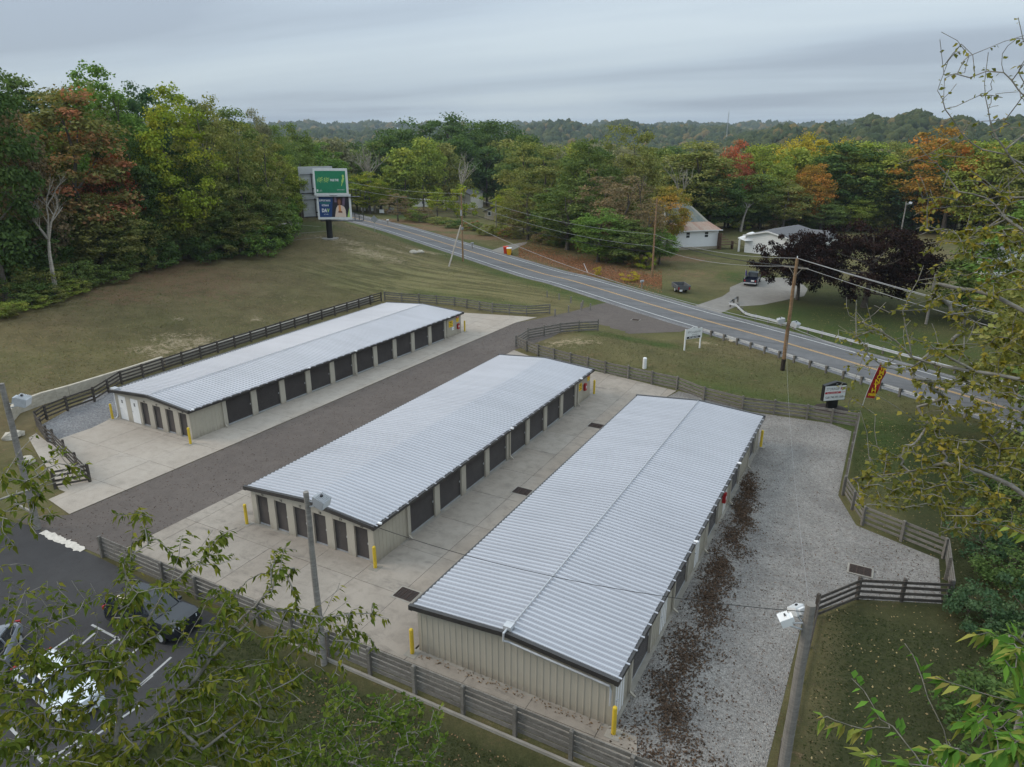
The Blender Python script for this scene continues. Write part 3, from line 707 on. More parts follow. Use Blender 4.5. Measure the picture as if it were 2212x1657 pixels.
def ridge_conduit(root, c, name, up):
    f = (Vector(c[0])+Vector(c[1]))/2; e_ = (Vector(c[3])+Vector(c[2]))/2; q = [f.lerp(e_, t) for t in np.linspace(.01, .995, 40)]
    b = MB().tube([(x-root.location.x, y-root.location.y, EAVE+RISE+.075+(0.012 if i % 2 else 0)) for i, (x, y) in enumerate(q)], .028, 6)
    b.build(name, m_steel, root)
ridge_conduit(b3, B3, 'ridge_conduit', 0); ridge_conduit(b1, B1, 'ridge_conduit', 0)
f = (Vector(B3[0])+Vector(B3[1]))/2; fx, fy = f.x-o.x, f.y-o.y
MB().box(fx-.22, fx+.14, fy+.05, fy+.42, EAVE+RISE+.05, EAVE+RISE+.24).build('junction_box', m_steel, b3)
MB().tube([(fx-.04, fy+.1, EAVE+RISE+.12), (fx-.05, fy-.22, EAVE+RISE+.1), (fx-.05, fy-.24, EAVE+RISE-.25), (fx+.15, fy-.1, EAVE+RISE-.34), (fx+1.5, fy-.09, EAVE+RISE-.47), (fx+4.55, fy-.06, EAVE-.36), (fx+4.6, fy-.05, EAVE-.6), (fx+4.6, fy-.05, 1.2)], .05, 8).build('wall_conduit', m_steel, b3)
for k_ in range(2):
    # white rails on the slab below the end wall
    pass
# ------------------------------------------------------------------ fences
def fence(pts, label, mat, rails=(.22,.55,.88,1.18), post=.15, H_=1.32, span=2.44, jitter=.015, rail_h=.15, name='plank_fence', z=None, double=False):
    pts = [Vector(p).to_2d() for p in pts]
    zf = (lambda x, y: float(hgt(x, y))) if z is None else (lambda x, y: z)
    o = pts[0]; root = thing(name, label, 'fence', (o.x, o.y, zf(o.x, o.y)), 0, 'weathered plank fences round the lot'); org = root.location
    posts = [pts[0]]
    for a, b in zip(pts[:-1], pts[1:]):
        n = max(1, round((b-a).length/span))
        posts += [a.lerp(b, (i+1)/n) for i in range(n)]
    P3 = [Vector((p.x, p.y, zf(p.x, p.y))) - org for p in posts]
    for i, p in enumerate(P3):
        d = (P3[min(i+1, len(P3)-1)] - P3[max(i-1, 0)]); a = math.atan2(d.y, d.x); h = H_ + random.uniform(-.04, .06)
        M = Matrix.Translation(p) @ Matrix.Rotation(a+random.uniform(-.06,.06), 4, 'Z') @ Matrix.Rotation(random.uniform(-.02,.02), 4, 'X')
        b = MB().box(-post/2, post/2, -post/2, post/2, -.25, h, M=M)
        b.add([M @ Vector(q) for q in [(-post/2,-post/2,h+.001),(post/2,-post/2,h+.001),(post/2,post/2,h+.001),(-post/2,post/2,h+.001),(0,0,h+.05)]], [(0,1,4),(1,2,4),(2,3,4),(3,0,4)])
        b.build('post', mat, root)
    for i, (a, b) in enumerate(zip(P3[:-1], P3[1:])):
        for r in rails:
            e0, e1 = random.uniform(-jitter, jitter), random.uniform(-jitter, jitter)
            d = (b-a).normalized(); sd_ = Vector((-d.y, d.x, 0))*(post/2+.021)
            MB().bar(a+sd_+Vector((0,0,r+e0))-d*.05, b+sd_+Vector((0,0,r+e1))+d*.05, .04, rail_h+random.uniform(-.01,.01)).build('rail', mat, root)
    return root
A = lambda *q: [Vector(at(*p)) for p in q]
fence([flat(*q) for q in [(120,1056),(195,1042),(168,1014),(118,962),(104,955),(82,921),(102,907),(147,888),(205,868)]], 'dark plank fence curving round concrete apron of left building', m_fence_d)
fence([flat(205,868),(-62.3,38.5),(-62.7,50),(-62.9,64),(-62.8,78.4)], 'long dark plank fence running behind left building', m_fence_d)
fence([(-62.6,78.9),(-52,80.6),(-45.5,79.7),(-40.9,80.6),(-38.6,82.8)], 'grey plank fence behind far end of left building', m_fence)
fence([(-29.5,76.9),(-33.4,74.6),(-35.6,70.5),(-35.3,67.0),(-31.6,65.0),(-23.2,62.9),(-15.7,61.7),(-12.8,60.0),(-9.3,59.1),(-4.2,59.7),(-.4,59.6)], 'grey plank fence from lane entrance along grass bank to gravel lot corner', m_fence, rails=(.2,.5,.8,1.12), rail_h=.19)
fence([(-.4,59.4),(-.45,53),(-.45,47.0)], 'grey plank fence down the right edge of gravel lot', m_fence)
fence([(-.45,46.8),(.9,43.2),(5.1,41.4),(5.2,37.0)], 'grey plank fence round right corner of gravel lot', m_fence)
fence([(5.1,36.8),(1.1,35.1),(-.6,32.6),(-.75,22.6),(-.8,17.5)], 'dark plank fence between gravel lot and lower lawn', m_fence_d)
fence([(-36.3,19.45),(-28.5,19.35),(-19.8,19.35),(-10.2,19.35),(-3.,19.3),(-.8,19.3)], 'plank fence along near edge of concrete apron', m_fence, rails=(.16,.42,.68,.94,1.2), rail_h=.19, z=-.02)
# retaining walls
def wall_thing(name, label, pts, th, z0, z1, mat, blocks=None):
    t = thing(name, label, 'wall', (*pts[0], 0)); o = t.location
    for a, b in zip(pts[:-1], pts[1:]):
        a, b = Vector((*a, 0)), Vector((*b, 0)); n = max(1, round((b-a).length/(blocks or 99)))
        rows = max(1, round((z1-z0)/.3)) if blocks else 1
        for r in range(rows):
            for i in range(n):
                p, q = a.lerp(b, i/n), a.lerp(b, (i+1)/n); d = (q-p).normalized()*.006
                za, zb = z0+(z1-z0)*r/rows, z0+(z1-z0)*(r+1)/rows-.006
                MB().bar(p+d-o+Vector((0,0,(za+zb)/2)), q-d-o+Vector((0,0,(za+zb)/2)), th+random.uniform(-.015,.015), zb-za).build('block' if blocks else 'wall_face', mat, t)
    return t
wall_thing('retaining_wall', 'low stained concrete wall under the near plank fence', [(-26.0,19.22),(-1.2,19.22)], .1, -1.0, -.09, m_conc2)
wall_thing('block_retaining_wall', 'pale block retaining wall behind curved dark fence', [flat(22,915),flat(40,893),flat(95,872),flat(150,857),(-63.5,40),(-63.7,44)], .3, 0, 1.05, m_stone, 1.2)
wall_thing('timber_retaining_wall', 'grey retaining wall behind long fence of left building', [(-63.75,44.2),(-64.0,78)], .3, -.1, .72, m_conc2, 2.44)
# leaning stone slabs beside the left light pole
for px_, py_, s_, lb in ((30,945,.8,'pale boulder at left light pole below block wall end'),(58,1000,.7,'rough pale boulder under left tree branches')):
    x, y = at(px_, py_); rnd = np.random.RandomState(int(px_)); b = MB(); n_ = 9
    prof_ = [(.2,-.1),(.95,.05),(1.,.25),(.8,.5),(.35,.62)]
    b.lathe([(r*s_, z*s_) for r, z in prof_], n_); b.v = [(v[0]*(1+.22*rnd.randn()*.5), v[1]*.7*(1+.22*rnd.randn()*.5), v[2]*(1+.15*rnd.randn())) for v in b.v]
    q = b.build('boulder', m_stone); q.location = (x, y, float(hgt(x, y))); q.rotation_euler = (0,0,rnd.rand()*3); tag(q, lb, 'boulder', 'boulders by the block wall')
# ------------------------------------------------------------------ bollards
def bollard(x, y, label, h=1.25):
    t = thing('yellow_bollard', label, 'bollard', (x, y, .05), 0, 'yellow bollards at building corners')
    MB().tube([(0,0,0),(0,0,h)], .095, 14).build('post', m_yel, t, smooth=False)
    MB().lathe([(.097,0),(.09,.05),(.06,.085),(.0,.1)], 14).build('cap', m_yel, t, loc=(0,0,h))
    MB().box(-.3,.3,-.3,.3,.0,.012).build('footing', m_conc2, t)
for px_, py_, lb in [(244,906,'yellow bollard beside white entry doors of left building'),(412,960,'yellow bollard at near right corner of left building'),(1004,717,'yellow bollard at far right corner of left building'),(534,1133,'yellow bollard at near left corner of middle building'),(811,1228,'yellow bollard at near right corner of middle building'),(1283,852,'yellow bollard at far right corner of middle building'),(891,1413,'yellow bollard at near left corner of right building'),(1325,1587,'yellow bollard at near right corner of right building on gravel'),(1643,966,'yellow bollard at far right corner of right building on gravel')]:
    bollard(*flat(px_, py_), lb)
# ------------------------------------------------------------------ drain grates
def grate(px_, py_, label, w_=1.05, d_=.8):
    x, y = flat(px_, py_); t = thing('drain_grate', label, 'grate', (x, y, .055), 0, 'iron drain grates')
    MB().box(-w_/2-.12, w_/2+.12, -d_/2-.12, d_/2+.12, 0, .004).build('collar', m_conc2, t); MB().box(-w_/2, w_/2, -d_/2, d_/2, .0045, .006).build('pit', m_black, t)
    for i in range(4): MB().box(-w_/2+i*w_/3-.02, -w_/2+i*w_/3+.02, -d_/2, d_/2, .007, .03).build('bar', m_grate, t)
    for i in range(9): MB().box(-w_/2, w_/2, -d_/2+i*d_/8-.02, -d_/2+i*d_/8+.02, .008, .024).build('bar', m_grate, t)
grate(1287,921,'far drain grate on concrete between two right buildings'); grate(1128,1063,'middle drain grate on concrete between two right buildings'); grate(878,1286,'near drain grate on concrete beside right building'); grate(1858,1234,'drain grate lying in the gravel lot')
grate(1373,692,'small drain grate on the lane near the road', .9, .7)
# ------------------------------------------------------------------ poles and lamps
def flood(parent, z, az, tilt=-.5, arm=.8, s=1., mat=None, nm='flood_lamp'):
    d = Vector((math.cos(az), math.sin(az), 0)); p = d*arm + Vector((0,0,z))
    MB().tube([(0,0,z-.35), p-Vector((0,0,.12))], .03, 6).tube([(0,0,z-.05), p-Vector((0,0,.1))], .025, 6).build('bracket', m_steel, parent)
    M = Matrix.Translation(p) @ Matrix.Rotation(az, 4, 'Z') @ Matrix.Rotation(tilt, 4, 'Y') @ Matrix.Scale(s, 4)
    b = MB().box(-.22,.25,-.28,.28,-.12,.26, M=M).box(-.36,-.22,-.18,.18,-.05,.2, M=M)
    for i in range(6): b.box(-.215+i*.075,-.19+i*.075,-.283,.283,.262,.29, M=M)
    q = b.build(nm, mat or m_grey, parent)
    MB().box(.252,.262,-.25,.25,-.1,.23, M=M).build('lens', m_lens, q); MB().box(-.1,-.02,-.05,.05,.29,.36, M=M).build('sensor', m_black, q)
def pole(px_, py_, ptop, label, r0=.17, r1=.12, mat=None, xtop=None, name='utility_pole', pos=None, h=None):
    x, y = pos or at(px_, py_); z = float(hgt(x, y)); H_ = h or (zat(xtop or px_, ptop, x, y) - z)
    t = thing(name, label, 'pole', (x, y, z), random.uniform(0, 6))
    k = 7; b = MB().tube([(random.uniform(-.015,.015), random.uniform(-.015,.015), -.3+(H_+.3)*i/k) for i in range(k+1)], [r0+(r1-r0)*i/k for i in range(k+1)], 12)
    b.build('pole_shaft', mat or m_pole, t); t.rotation_euler = (0,0,0); t['H'] = H_; return t, Vector((x, y, z)), H_
p1, P1, H1 = pole(1000, 565, 418, 'tall brown utility pole on grass before the road, braced by leaning timber')
MB().box(-.14,.14,-.34,-.16,H1-3.9,H1-2.9).build('transformer', m_grey, p1); MB().tube([(0,0,H1-.25),(0,0,H1+.1)], .05, 6).build('insulator', m_white, p1)
MB().lathe([(.2,-.1),(.24,0),(.24,.3),(.2,.4)], 10, (0,0,H1-6.3)).build('splice_case', m_grey, p1)
# leaning brace timber
x, y = at(969, 576); z = float(hgt(x, y)); br = thing('brace_timber', 'pale timber leaning against utility pole before the road', 'timber', (x, y, z))
top = P1 + Vector((-.12,-.3,H1-5.6)) - br.location
MB().tube([(0,0,-.2), top], [.15,.13], 10).build('timber_shaft', m_bark_p, br)
p2, P2, H2 = pole(1408, 600, 428, 'bare topped brown utility pole beside wooded bank across the road')
p3, P3_, H3 = pole(1690, 800, 556, 'brown utility pole with crossarm and twin floodlights beside guardrail', .2, .14)
ca = math.atan2(1,-.2)
MB().bar((-1.15,.55,H3-.95), (1.15,-.35,H3-.85), .1, .12).build('crossarm', m_pole_g, p3); MB().bar((-.6,.1,H3-.95),(0,-.12,H3-1.7),.03,.04).bar((.6,-.25,H3-.92),(0,-.12,H3-1.7),.03,.04).build('arm_brace', m_pole_g, p3)
MB().tube([(0,0,H3-.1),(0,0,H3+.2)], .05, 6).build('insulator', m_white, p3); MB().tube([(0,-.0,-.28),(0,0,1.2)], .212, 12).build('tarred_foot', plain('tarred_wood',(.03,.022,.017),.9), p3)
flood(p3, H3-6.2, R(200), .35, .75, 1.15, m_steel); flood(p3, H3-6.4, R(-25), .35, .75, 1.15, m_steel)
p4, P4, H4 = pole(1072, 507, 433, 'thin grey pole in roadside shrubs behind driveway', .12, .1, m_pole_g); MB().box(-.1,.1,-.3,-.12,H4-2.6,H4-1.9).build('meter_box', m_grey, p4)
p5, P5, H5 = pole(2000, 700, 590, 'grey utility pole among trees right of the dark purple tree', .17, .13, m_pole_g)
p6, P6, H6 = pole(1240, 460, 460, 'yard light pole standing behind dark purple tree', .12, .1, m_pole_g, pos=at(1936,560), h=10.5); flood(p6, H6-.2, 0, .2, .7, .9, m_lens)
p7, P7, H7 = pole(700, 1430, 1060, 'weathered wooden light pole in front of middle building', .155, .115, m_pole_g, 676, name='light_pole'); flood(p7, H7-.35, R(5), .3, .75, 1.)
p8, P8, H8 = pole(82, 1142, 826, 'weathered wooden light pole left of concrete apron', .2, .14, m_pole_g, 17, name='light_pole'); flood(p8, H8-1.15, R(35), .3, .85, 1.25, m_steel)
P9x, P9y = -.55, 20.6
p9, P9, H9 = pole(0, 0, 0, 'thick weathered light pole with two white lamps beside lower lawn', .2, .15, m_pole_g, name='light_pole', pos=(P9x, P9y), h=zat(1757, 1306, P9x, P9y)); flood(p9, H9-.55, R(150), .45, .42, .7, m_white); flood(p9, H9-.65, R(205), .45, .68, .7, m_white)
x, y = at(655, 470); p10, P10, H10 = pole(0,0,0,'distant utility pole behind the billboard', pos=at(655,462), h=9.5, mat=m_pole_g)
# strut post at left pole foot
x, y = at(82, 1132); t = thing('strut_posts', 'pair of pale leaning posts at foot of left light pole', 'post', (x, y, 0))
MB().bar((.0,0,-.1),(-.55,.25,1.5),.14,.14).build('post', m_bark_p, t); MB().bar((-.3,.1,.6),(-1.7,-.3,1.2),.12,.12).build('post', m_bark_p, t)
# ------------------------------------------------------------------ wires
def wire(a, b, sag, label, r=.022, mat=None, n=14):
    a, b = Vector(a), Vector(b); q = [a.lerp(b, i/n) - Vector((0,0,sag*4*(i/n)*(1-i/n))) for i in range(n+1)]
    t = MB().tube([p - a for p in q], r, 5).build('overhead_wire', mat or m_wire); t.location = a; return tag(t, label, 'wire', 'overhead wires')
def on(px_, py_, p): return Vector((p.x, p.y, zat(px_, py_, p.x, p.y)))
T1 = P1+Vector((0,0,H1)); T3 = P3_+Vector((0,0,H3)); T2a, T2b = on(1410,506,P2), on(1410,532,P2)
FR = P3_ + Vector((62,-52,0))
wire(T1, T2a, 1.2, 'upper power wire from braced pole to bare topped pole across road'); wire(T1-Vector((0,0,1.2)), T2b, 1.3, 'second power wire from braced pole to bare topped pole across road')
wire(T2a, T3, .9, 'power wire from bare topped pole to top of crossarm pole'); wire(T2b, T3+Vector((-1,.5,-.9)), .9, 'power wire from bare topped pole to crossarm end')
wire(T3, FR+Vector((0,0,H3+1)), 1.6, 'upper bright power wire running right from crossarm pole', .028); wire(T3+Vector((.25,.1,-.1)), FR+Vector((.5,.3,H3+.8)), 1.7, 'twin of the bright power wire running right from crossarm pole', .022); wire(T3+Vector((1,-.4,-.85)), FR+Vector((0,0,H3-.5)), 1.7, 'lower power wire running right from crossarm arm')
c3 = on(1702,705,P3_); wire(on(1002,475,P1), c3, 1.6, 'lower telephone wire between braced pole and floodlight pole', .03, m_wire); wire(c3, FR+Vector((0,0,6.4)), 1.4, 'telephone wire running right from below the floodlights', .025)
wire(on(1001,455,P1), on(1409,545,P2), 1.0, 'thick black cable from braced pole across the wooded bank', .045, m_wire_d); wire(on(1409,512,P2), on(1712,590,P3_)+Vector((0,4,0)), .8, 'thick black cable dropping right across the yard', .045, m_wire_d)
wire(T1, P10+Vector((0,0,9.3)), 1.2, 'wire running left from braced pole behind billboard'); wire(T1-Vector((0,0,1.4)), P10+Vector((0,0,8.2)), 1.2, 'second wire running left from braced pole behind billboard'); wire(on(1001,457,P1), P10+Vector((0,0,6.4)), 1.6, 'black cable running left from braced pole behind billboard', .035, m_wire_d)
wire(P7+Vector((.15,0,H7-.4)), P9+Vector((0,0,H9-.3)), .9, 'thin service wire over two storage roofs between light poles', .012, m_wire_d)
wire(P9+Vector((0,0,H9-.25)), on(1706,735,P3_), 1.1, 'thin service wire from near light pole to floodlight pole', .006, m_wire)
a0 = Vector((-128, 22, 13.)); 
wire(a0, g3(*at(713,515))+Vector((0,0,1.4)), 2.0, 'thin cable over the meadow from left edge to billboard foot', .018, m_wire)
wire(Vector((-118, 20, 9.)), g3(*at(700,520))+Vector((0,0,.7)), 1.2, 'lower thin cable over the meadow from left edge', .016, m_wire)
# ------------------------------------------------------------------ guardrails
def guardrail(pts, label, side, z=.0, sp=1.9):
    q = catmull([np.array(p) for p in pts], 6); seg = np.hypot(*np.diff(q, axis=0).T); s_ = np.concatenate([[0], np.cumsum(seg)]); Ln = s_[-1]
    at_s = lambda s: np.array([np.interp(s, s_, q[:,0]), np.interp(s, s_, q[:,1])])
    t = thing('guardrail', label, 'guardrail', (*q[0], z), 0, 'steel guardrails along the road'); o = t.location
    pf = [(0,.42),(.045,.45),(.045,.50),(0,.54),(0,.60),(.045,.64),(.045,.69),(0,.72)]
    n = int(Ln/sp); k = len(pf); b = MB(); v = []; m_ = int(Ln/1.0)
    for i in range(m_+1):
        s = Ln*i/m_; p = at_s(s); d = at_s(min(s+.3, Ln)) - at_s(max(s-.3, 0)); d /= np.hypot(*d); nn = np.array([-d[1], d[0]])*side
        for off, zz in pf: w_ = p + nn*(off+.2); v.append((w_[0]-o.x, w_[1]-o.y, zz))
    b.add(v, [(i*k+j, (i+1)*k+j, (i+1)*k+j+1, i*k+j+1) for i in range(m_) for j in range(k-1)]); b.build('w_beam', m_steel, t)
    for i in range(n+1):
        s = Ln*i/n; p = at_s(s); d = at_s(min(s+.3, Ln)) - at_s(max(s-.3, 0)); a = math.atan2(d[1], d[0])
        M = Matrix.Translation((p[0]-o.x, p[1]-o.y, 0)) @ Matrix.Rotation(a, 4, 'Z')
        MB().box(-.08,.08,-.1,.1,-.4,.78, M=M).build('post', m_fence, t); MB().box(-.07,.07,.1*side if side > 0 else -.2, .2 if side > 0 else -.1,.45,.74, M=M).build('block_out', m_rubber, t)
    return t
def off_line(i0, i1, o_, st=1):
    out = []
    for i in range(i0, i1, st):
        d = CL[min(i+1, len(CL)-1)] - CL[max(i-1, 0)]; d = d/np.hypot(*d); out.append(CL[i] + np.array([-d[1], d[0]])*o_)
    return out
def nearest(px_, py_): p = np.array(at(px_, py_)); return int(np.argmin(np.hypot(*(CL-p).T)))
ia, ib = nearest(1515,712), nearest(1600,672)
guardrail(off_line(4, ia+1, 5.3), 'near side guardrail with wooden posts behind flag and signs', -1)
gp = off_line(4, ib, -5.6); gp += [np.array(at(1592,668)), np.array(at(1577,664)), np.array(at(1580,655)) + np.array([.6,1.2])]
guardrail(gp, 'far side guardrail with curled end beside driveway', 1)
# short wooden posts by the lane entrance
for i, (px_, py_) in enumerate([(1182,642),(1208,648),(1233,655),(1258,663),(1275,670),(1199,684),(1228,676),(1255,670)]):
    x, y = at(px_, py_); h = .95 if i < 5 else 1.05
    t = MB().box(-.08,.08,-.08,.08,-.2,h-.06).add([(-.08,-.08,h-.06),(.08,-.08,h-.06),(.08,.08,h-.06),(-.08,.08,h-.06),(0,0,h)], [(0,1,4),(1,2,4),(2,3,4),(3,0,4)]).build('short_post', m_pole_g)
    t.location = (x, y, float(hgt(x, y))); t.rotation_euler = (random.uniform(-.06,.06), random.uniform(-.06,.06), random.random())
    tag(t, 'short weathered wooden post on grass between fence end and road', 'post', 'short posts by the lane entrance')
# ------------------------------------------------------------------ billboard
def poly2(b, pts, y, mi=0): b.add([(x, y, z) for x, z in pts], [tuple(range(len(pts)))], mi)
def ell(cx, cz, rx, rz, n=14): return [(cx+rx*math.cos(2*math.pi*i/n), cz+rz*math.sin(2*math.pi*i/n)) for i in range(n)]
bx_, by_ = at(713, 515); bz_ = float(hgt(bx_, by_)); bd = math.hypot(bx_, by_)
bb = thing('billboard', 'double decker roadside billboard on thick black pole above the meadow', 'billboard', (bx_, by_, bz_), math.atan2(by_, bx_) - math.pi/2)
u = bd/F/math.cos(math.atan((713-CX)/F))*1.0                      # metres per pixel here
zz = lambda py_: zat(713, py_, bx_, by_) - bz_
MB().tube([(0,0,-.5),(0,0,zz(378))], .62*u*10/10*12/12*1.0 if False else .55, 16).build('column', m_black, bb)
MB().lathe([(1.6,-.1),(1.6,.06),(1.4,.1)], 14).build('footing', m_conc2, bb)
m_green = plain('green_print', (.025,.22,.11), .5, .08); m_lime = plain('lime_print', (.42,.62,.16), .5, .05); m_blue = plain('blue_print', (.02,.06,.19), .5, .08); m_bgd = plain('dark_print', (.03,.026,.035), .5, .3, 1.5); m_purp = plain('mauve_print', (.16,.11,.17), .5, .3, 2); m_skin = plain('skin_print', (.26,.11,.06), .5, .05); m_hair = plain('hair_print', (.07,.025,.02), .5, .1); m_cream = plain('cream_print', (.72,.56,.46), .5, .05); m_orange = plain('orange_print', (.70,.30,.11), .5, .05)
W_, yawP = 6.25, R(-14)
def deck(zc, hh, x0):
    fr = bpy.data.objects.new('front_panel', None)
    M = Matrix.Translation((x0, -.9, zc)) @ Matrix.Rotation(yawP, 4, 'Z')
    b = MB().box(-W_/2, W_/2, -.12, .12, -hh/2, hh/2); p = b.build('front_panel', m_white, bb); p.matrix_basis = M
    # back face on a V: pale rear panel seen past the left edge
    M2 = Matrix.Translation((x0-2.6, 3.4, zc+.2)) @ Matrix.Rotation(R(8), 4, 'Z')
    q = MB().box(-W_/2, W_/2, -.08, .08, -hh/2, hh/2).build('rear_panel', m_grey if False else m_steel2, bb); q.matrix_basis = M2
    for i in range(8): MB().box(-W_/2, W_/2, -.1, -.082, -hh/2+i*hh/8, -hh/2+i*hh/8+.03).build('seam', m_grey, q)
    MB().box(-W_/2+.9+1.3, -W_/2+1.02+1.3, -.35, -.1, -hh/2-.3, hh/2-1.2).box(-W_/2+.2, W_/2, -.4, -.28, hh/2-1.5, hh/2-1.38).box(-W_/2+.2, W_/2, -.4, -.28, -hh/2-.1, -hh/2+.05).bar((-W_/2+2.3,-.3,hh/2-1.45),(-W_/2+4.2,-1.8,hh/2-1.9),.12,.12).bar((-W_/2+2.3,-.3,-hh/2+.8),(-W_/2+4.2,-1.8,-hh/2+.5),.12,.2).build('rear_frame', m_black, q)
    MB().box(-W_/2+.4, W_/2+2.0, -.35, 1.0, -hh/2-.32, -hh/2-.22).box(W_/2+1.9, W_/2+2.0, .9, 1.0, -hh/2-.3, -hh/2+.9).box(W_/2+.3, W_/2+2.0, .9, 1.0, -hh/2+.8, -hh/2+.9).box(W_/2+.3, W_/2+.4, .9, 1.0, -hh/2-.3, -hh/2+.9).box(W_/2+1.1, W_/2+1.2, .9, 1.0, -hh/2-.3, -hh/2+.9).box(-W_/2+.4, W_/2+2.0, .9, 1.0, -hh/2+.3, -hh/2+.36).build('catwalk', m_black, p)
    return p
m_steel2 = plain('pale_grey_panel', (.42,.43,.43), .6, .08, 1.)
h1, h2 = 4.75, 4.55
zc1 = zz(392.5); zc2 = zz(446)
d1_ = deck(zc1, h1, .95); d2_ = deck(zc2, h2, 1.25)
MB().box(-W_/2+.35, W_/2-.35, -.135, -.121, -h1/2+.42, h1/2-.42).build('poster', m_green, d1_)
k1_ = []; k2_ = []
_n0 = set(bpy.data.objects)
SQ = .765
k1_ = d1_; k2_ = d2_
y = -.14
for i, (ch, sz) in enumerate(zip('PUFFPUFF', (.95,1.25,1.5,1.4,1.3,1.45,1.35,1.1))): lettering(k1_, ch, sz, m_lime, -3.05+i*.36+(.18 if i > 3 else 0), y, .3+(.12 if i % 2 else -.05), sx=.45, bold=.02)
lettering(k1_, 'PASS THE', .62, m_inkw, .95, y, .35, sx=.75, bold=.025)
b = MB(); poly2(b, [(2.55,.05),(2.95,-.15),(3.35,.75),(2.95,.95)], y); poly2(b, [(2.45,-.75),(2.6,-.8),(2.9,-.05),(2.7,.0)], y); poly2(b, ell(3.05,1.15,.26,.3), y-.001); b.build('key_picture', m_lime, k1_)
lettering(k1_, '#BEFORETHEDRIVE', .26, m_inkw, 2.3, y, -1.55, sx=.8); lettering(k1_, 'OHIO\nTRAFFIC', .2, m_inkw, -2.5, y, -1.7); b = MB(); poly2(b, [(-3.45,-1.9),(-3.1,-1.9),(-3.1,-1.45),(-3.45,-1.45)], y); b.build('emblem', m_inkw, k1_)
MB().box(-W_/2+.35, W_/2-.35, -.135, -.121, -h2/2+.42, h2/2-.42).build('poster', m_bgd, k2_)
x0, x1, z0, z1 = -8.1/2+.36+.05, 8.1/2-.36-.05, -5/2+.43, 5/2-.43
b = MB(); poly2(b, [(x0,z0),(-.75,z0),(-.15,z1),(x0,z1)], -.138); b.build('blue_field', m_blue, k2_)
b = MB(); poly2(b, [(.1,z1-.1),(.65,z1-.1),(.7,.9),(.15,.9)], -.138); b.build('backdrop_picture', m_purp, k2_); b = MB(); poly2(b, [(1.9,.0),(2.5,.3),(2.8,z1-.2),(2.2,z1-.1)], -.138); b.build('backdrop_picture', m_purp, k2_)
b = MB(); poly2(b, [(3.0,z0),(x1,z0),(x1,-.1)], -.139); b.build('lime_wedge', m_lime, k2_)
b = MB(); poly2(b, ell(1.35,1.0,.62,.95), -.140); poly2(b, [(.85,-.1),(1.95,-.1),(1.9,1.0),(.8,1.0)], -.1402); b.build('hair_picture', m_hair, k2_)
b = MB(); poly2(b, ell(1.3,1.0,.36,.52), -.142); poly2(b, [(1.1,.2),(1.5,.2),(1.5,.7),(1.1,.7)], -.1421); b.build('face_picture', m_skin, k2_)
b = MB(); poly2(b, [(0.0,z0),(2.75,z0),(2.7,-.6),(2.45,.0),(1.7,.35),(.9,.3),(.45,-.3)], -.143); b.build('jacket_picture', m_cream, k2_)
b = MB(); poly2(b, [(1.0,-1.2),(1.65,-1.2),(1.6,.32),(1.05,.3)], -.144); b.build('blouse_picture', m_orange, k2_)
b = MB(); poly2(b, [(.75,-1.1),(1.9,-1.25),(1.85,-.85),(1.1,-.75)], -.145); b.build('hands_picture', m_skin, k2_)
for s_, sz, z_, m_ in (('SUPPORT MORE', .52, 1.25, m_inkw), ('VICTORIES FOR', .5, .75, m_green), ('VETERANS', .5, .28, m_inkw)): lettering(k2_, s_, sz, m_, -2.15, -.14, z_, sx=.72, bold=.015)
lettering(k2_, 'DA', .95, m_inkw, -2.45, -.14, -.75, sx=.9, bold=.05); lettering(k2_, 'V', .95, m_lime, -1.5, -.14, -.75, sx=.9, bold=.05); lettering(k2_, 'DAV.ORG', .25, m_inkw, -2.1, -.14, -1.5)
q = MB(); poly2(q, ell(0,h2/2-.16,.85,.2,18), -.124); q.build('maker_plate', m_black, k2_); lettering(k2_, 'MATRIX', .22, m_inkw, 0, -.13, h2/2-.16)
for o_ in set(bpy.data.objects) - _n0:            # artwork was laid out 8.1 m wide
    if o_.parent in (d1_, d2_) and o_.name.split('.')[0] not in ('poster', 'maker_plate'): o_.scale.x *= SQ; o_.location.x *= SQ; o_.scale.z *= .9; o_.location.z *= .9
# ------------------------------------------------------------------ roadside signs
(xa, ya), (xb, yb) = at(1478,757), at(1511,752); ang = math.atan2(yb-ya, xb-xa); w_ = math.hypot(xb-xa, yb-ya); k = w_/2.1
t = thing('apartment_sign', 'white two post sign for Woodside apartments beside the guardrail', 'sign', (xa, ya, float(hgt(xa, ya))), ang)
hs = zat(1478, 709, xa, ya) - float(hgt(xa, ya))
for x in (0, w_): MB().box(x-.06, x+.06, -.06, .06, -.3, hs*.94).build('post', m_white, t)
v = [(-.1,hs*.50),(w_+.1,hs*.50),(w_+.1,hs*.94),(w_*.75,hs*.96),(w_/2,hs*1.06),(w_*.25,hs*.96),(-.1,hs*.94)]
MB().add([(x,-.09,z) for x, z in v]+[(x,-.062,z) for x, z in v], [tuple(range(7)), tuple(range(13,6,-1))]+[(i,7+i,7+(i+1)%7,(i+1)%7) for i in range(7)]).build('board', m_white, t)
lettering(t, 'Woodside', .42*k, plain('grey_ink',(.16,.16,.16)), w_/2, -.094, hs*.80, shear=.35, sx=1.0); lettering(t, 'APARTMENTS', .16*k, m_ink, w_*.6, -.094, hs*.67)
MB().box(w_*.06, w_*.94, -.096, -.0915, hs*.52, hs*.61).build('address_strip', m_ink, t); lettering(t, '401 Lillian Place', .19*k, m_inkw, w_/2, -.1, hs*.565, shear=.2, bold=.004)
lettering(t, '622', .13*k, m_ink, w_/2, -.094, hs*.99)
x, y = flat(1795, 884); z = float(hgt(x, y)); aS = math.atan2(*(np.array(flat(1820,870))-np.array(flat(1783,890)))[::-1])
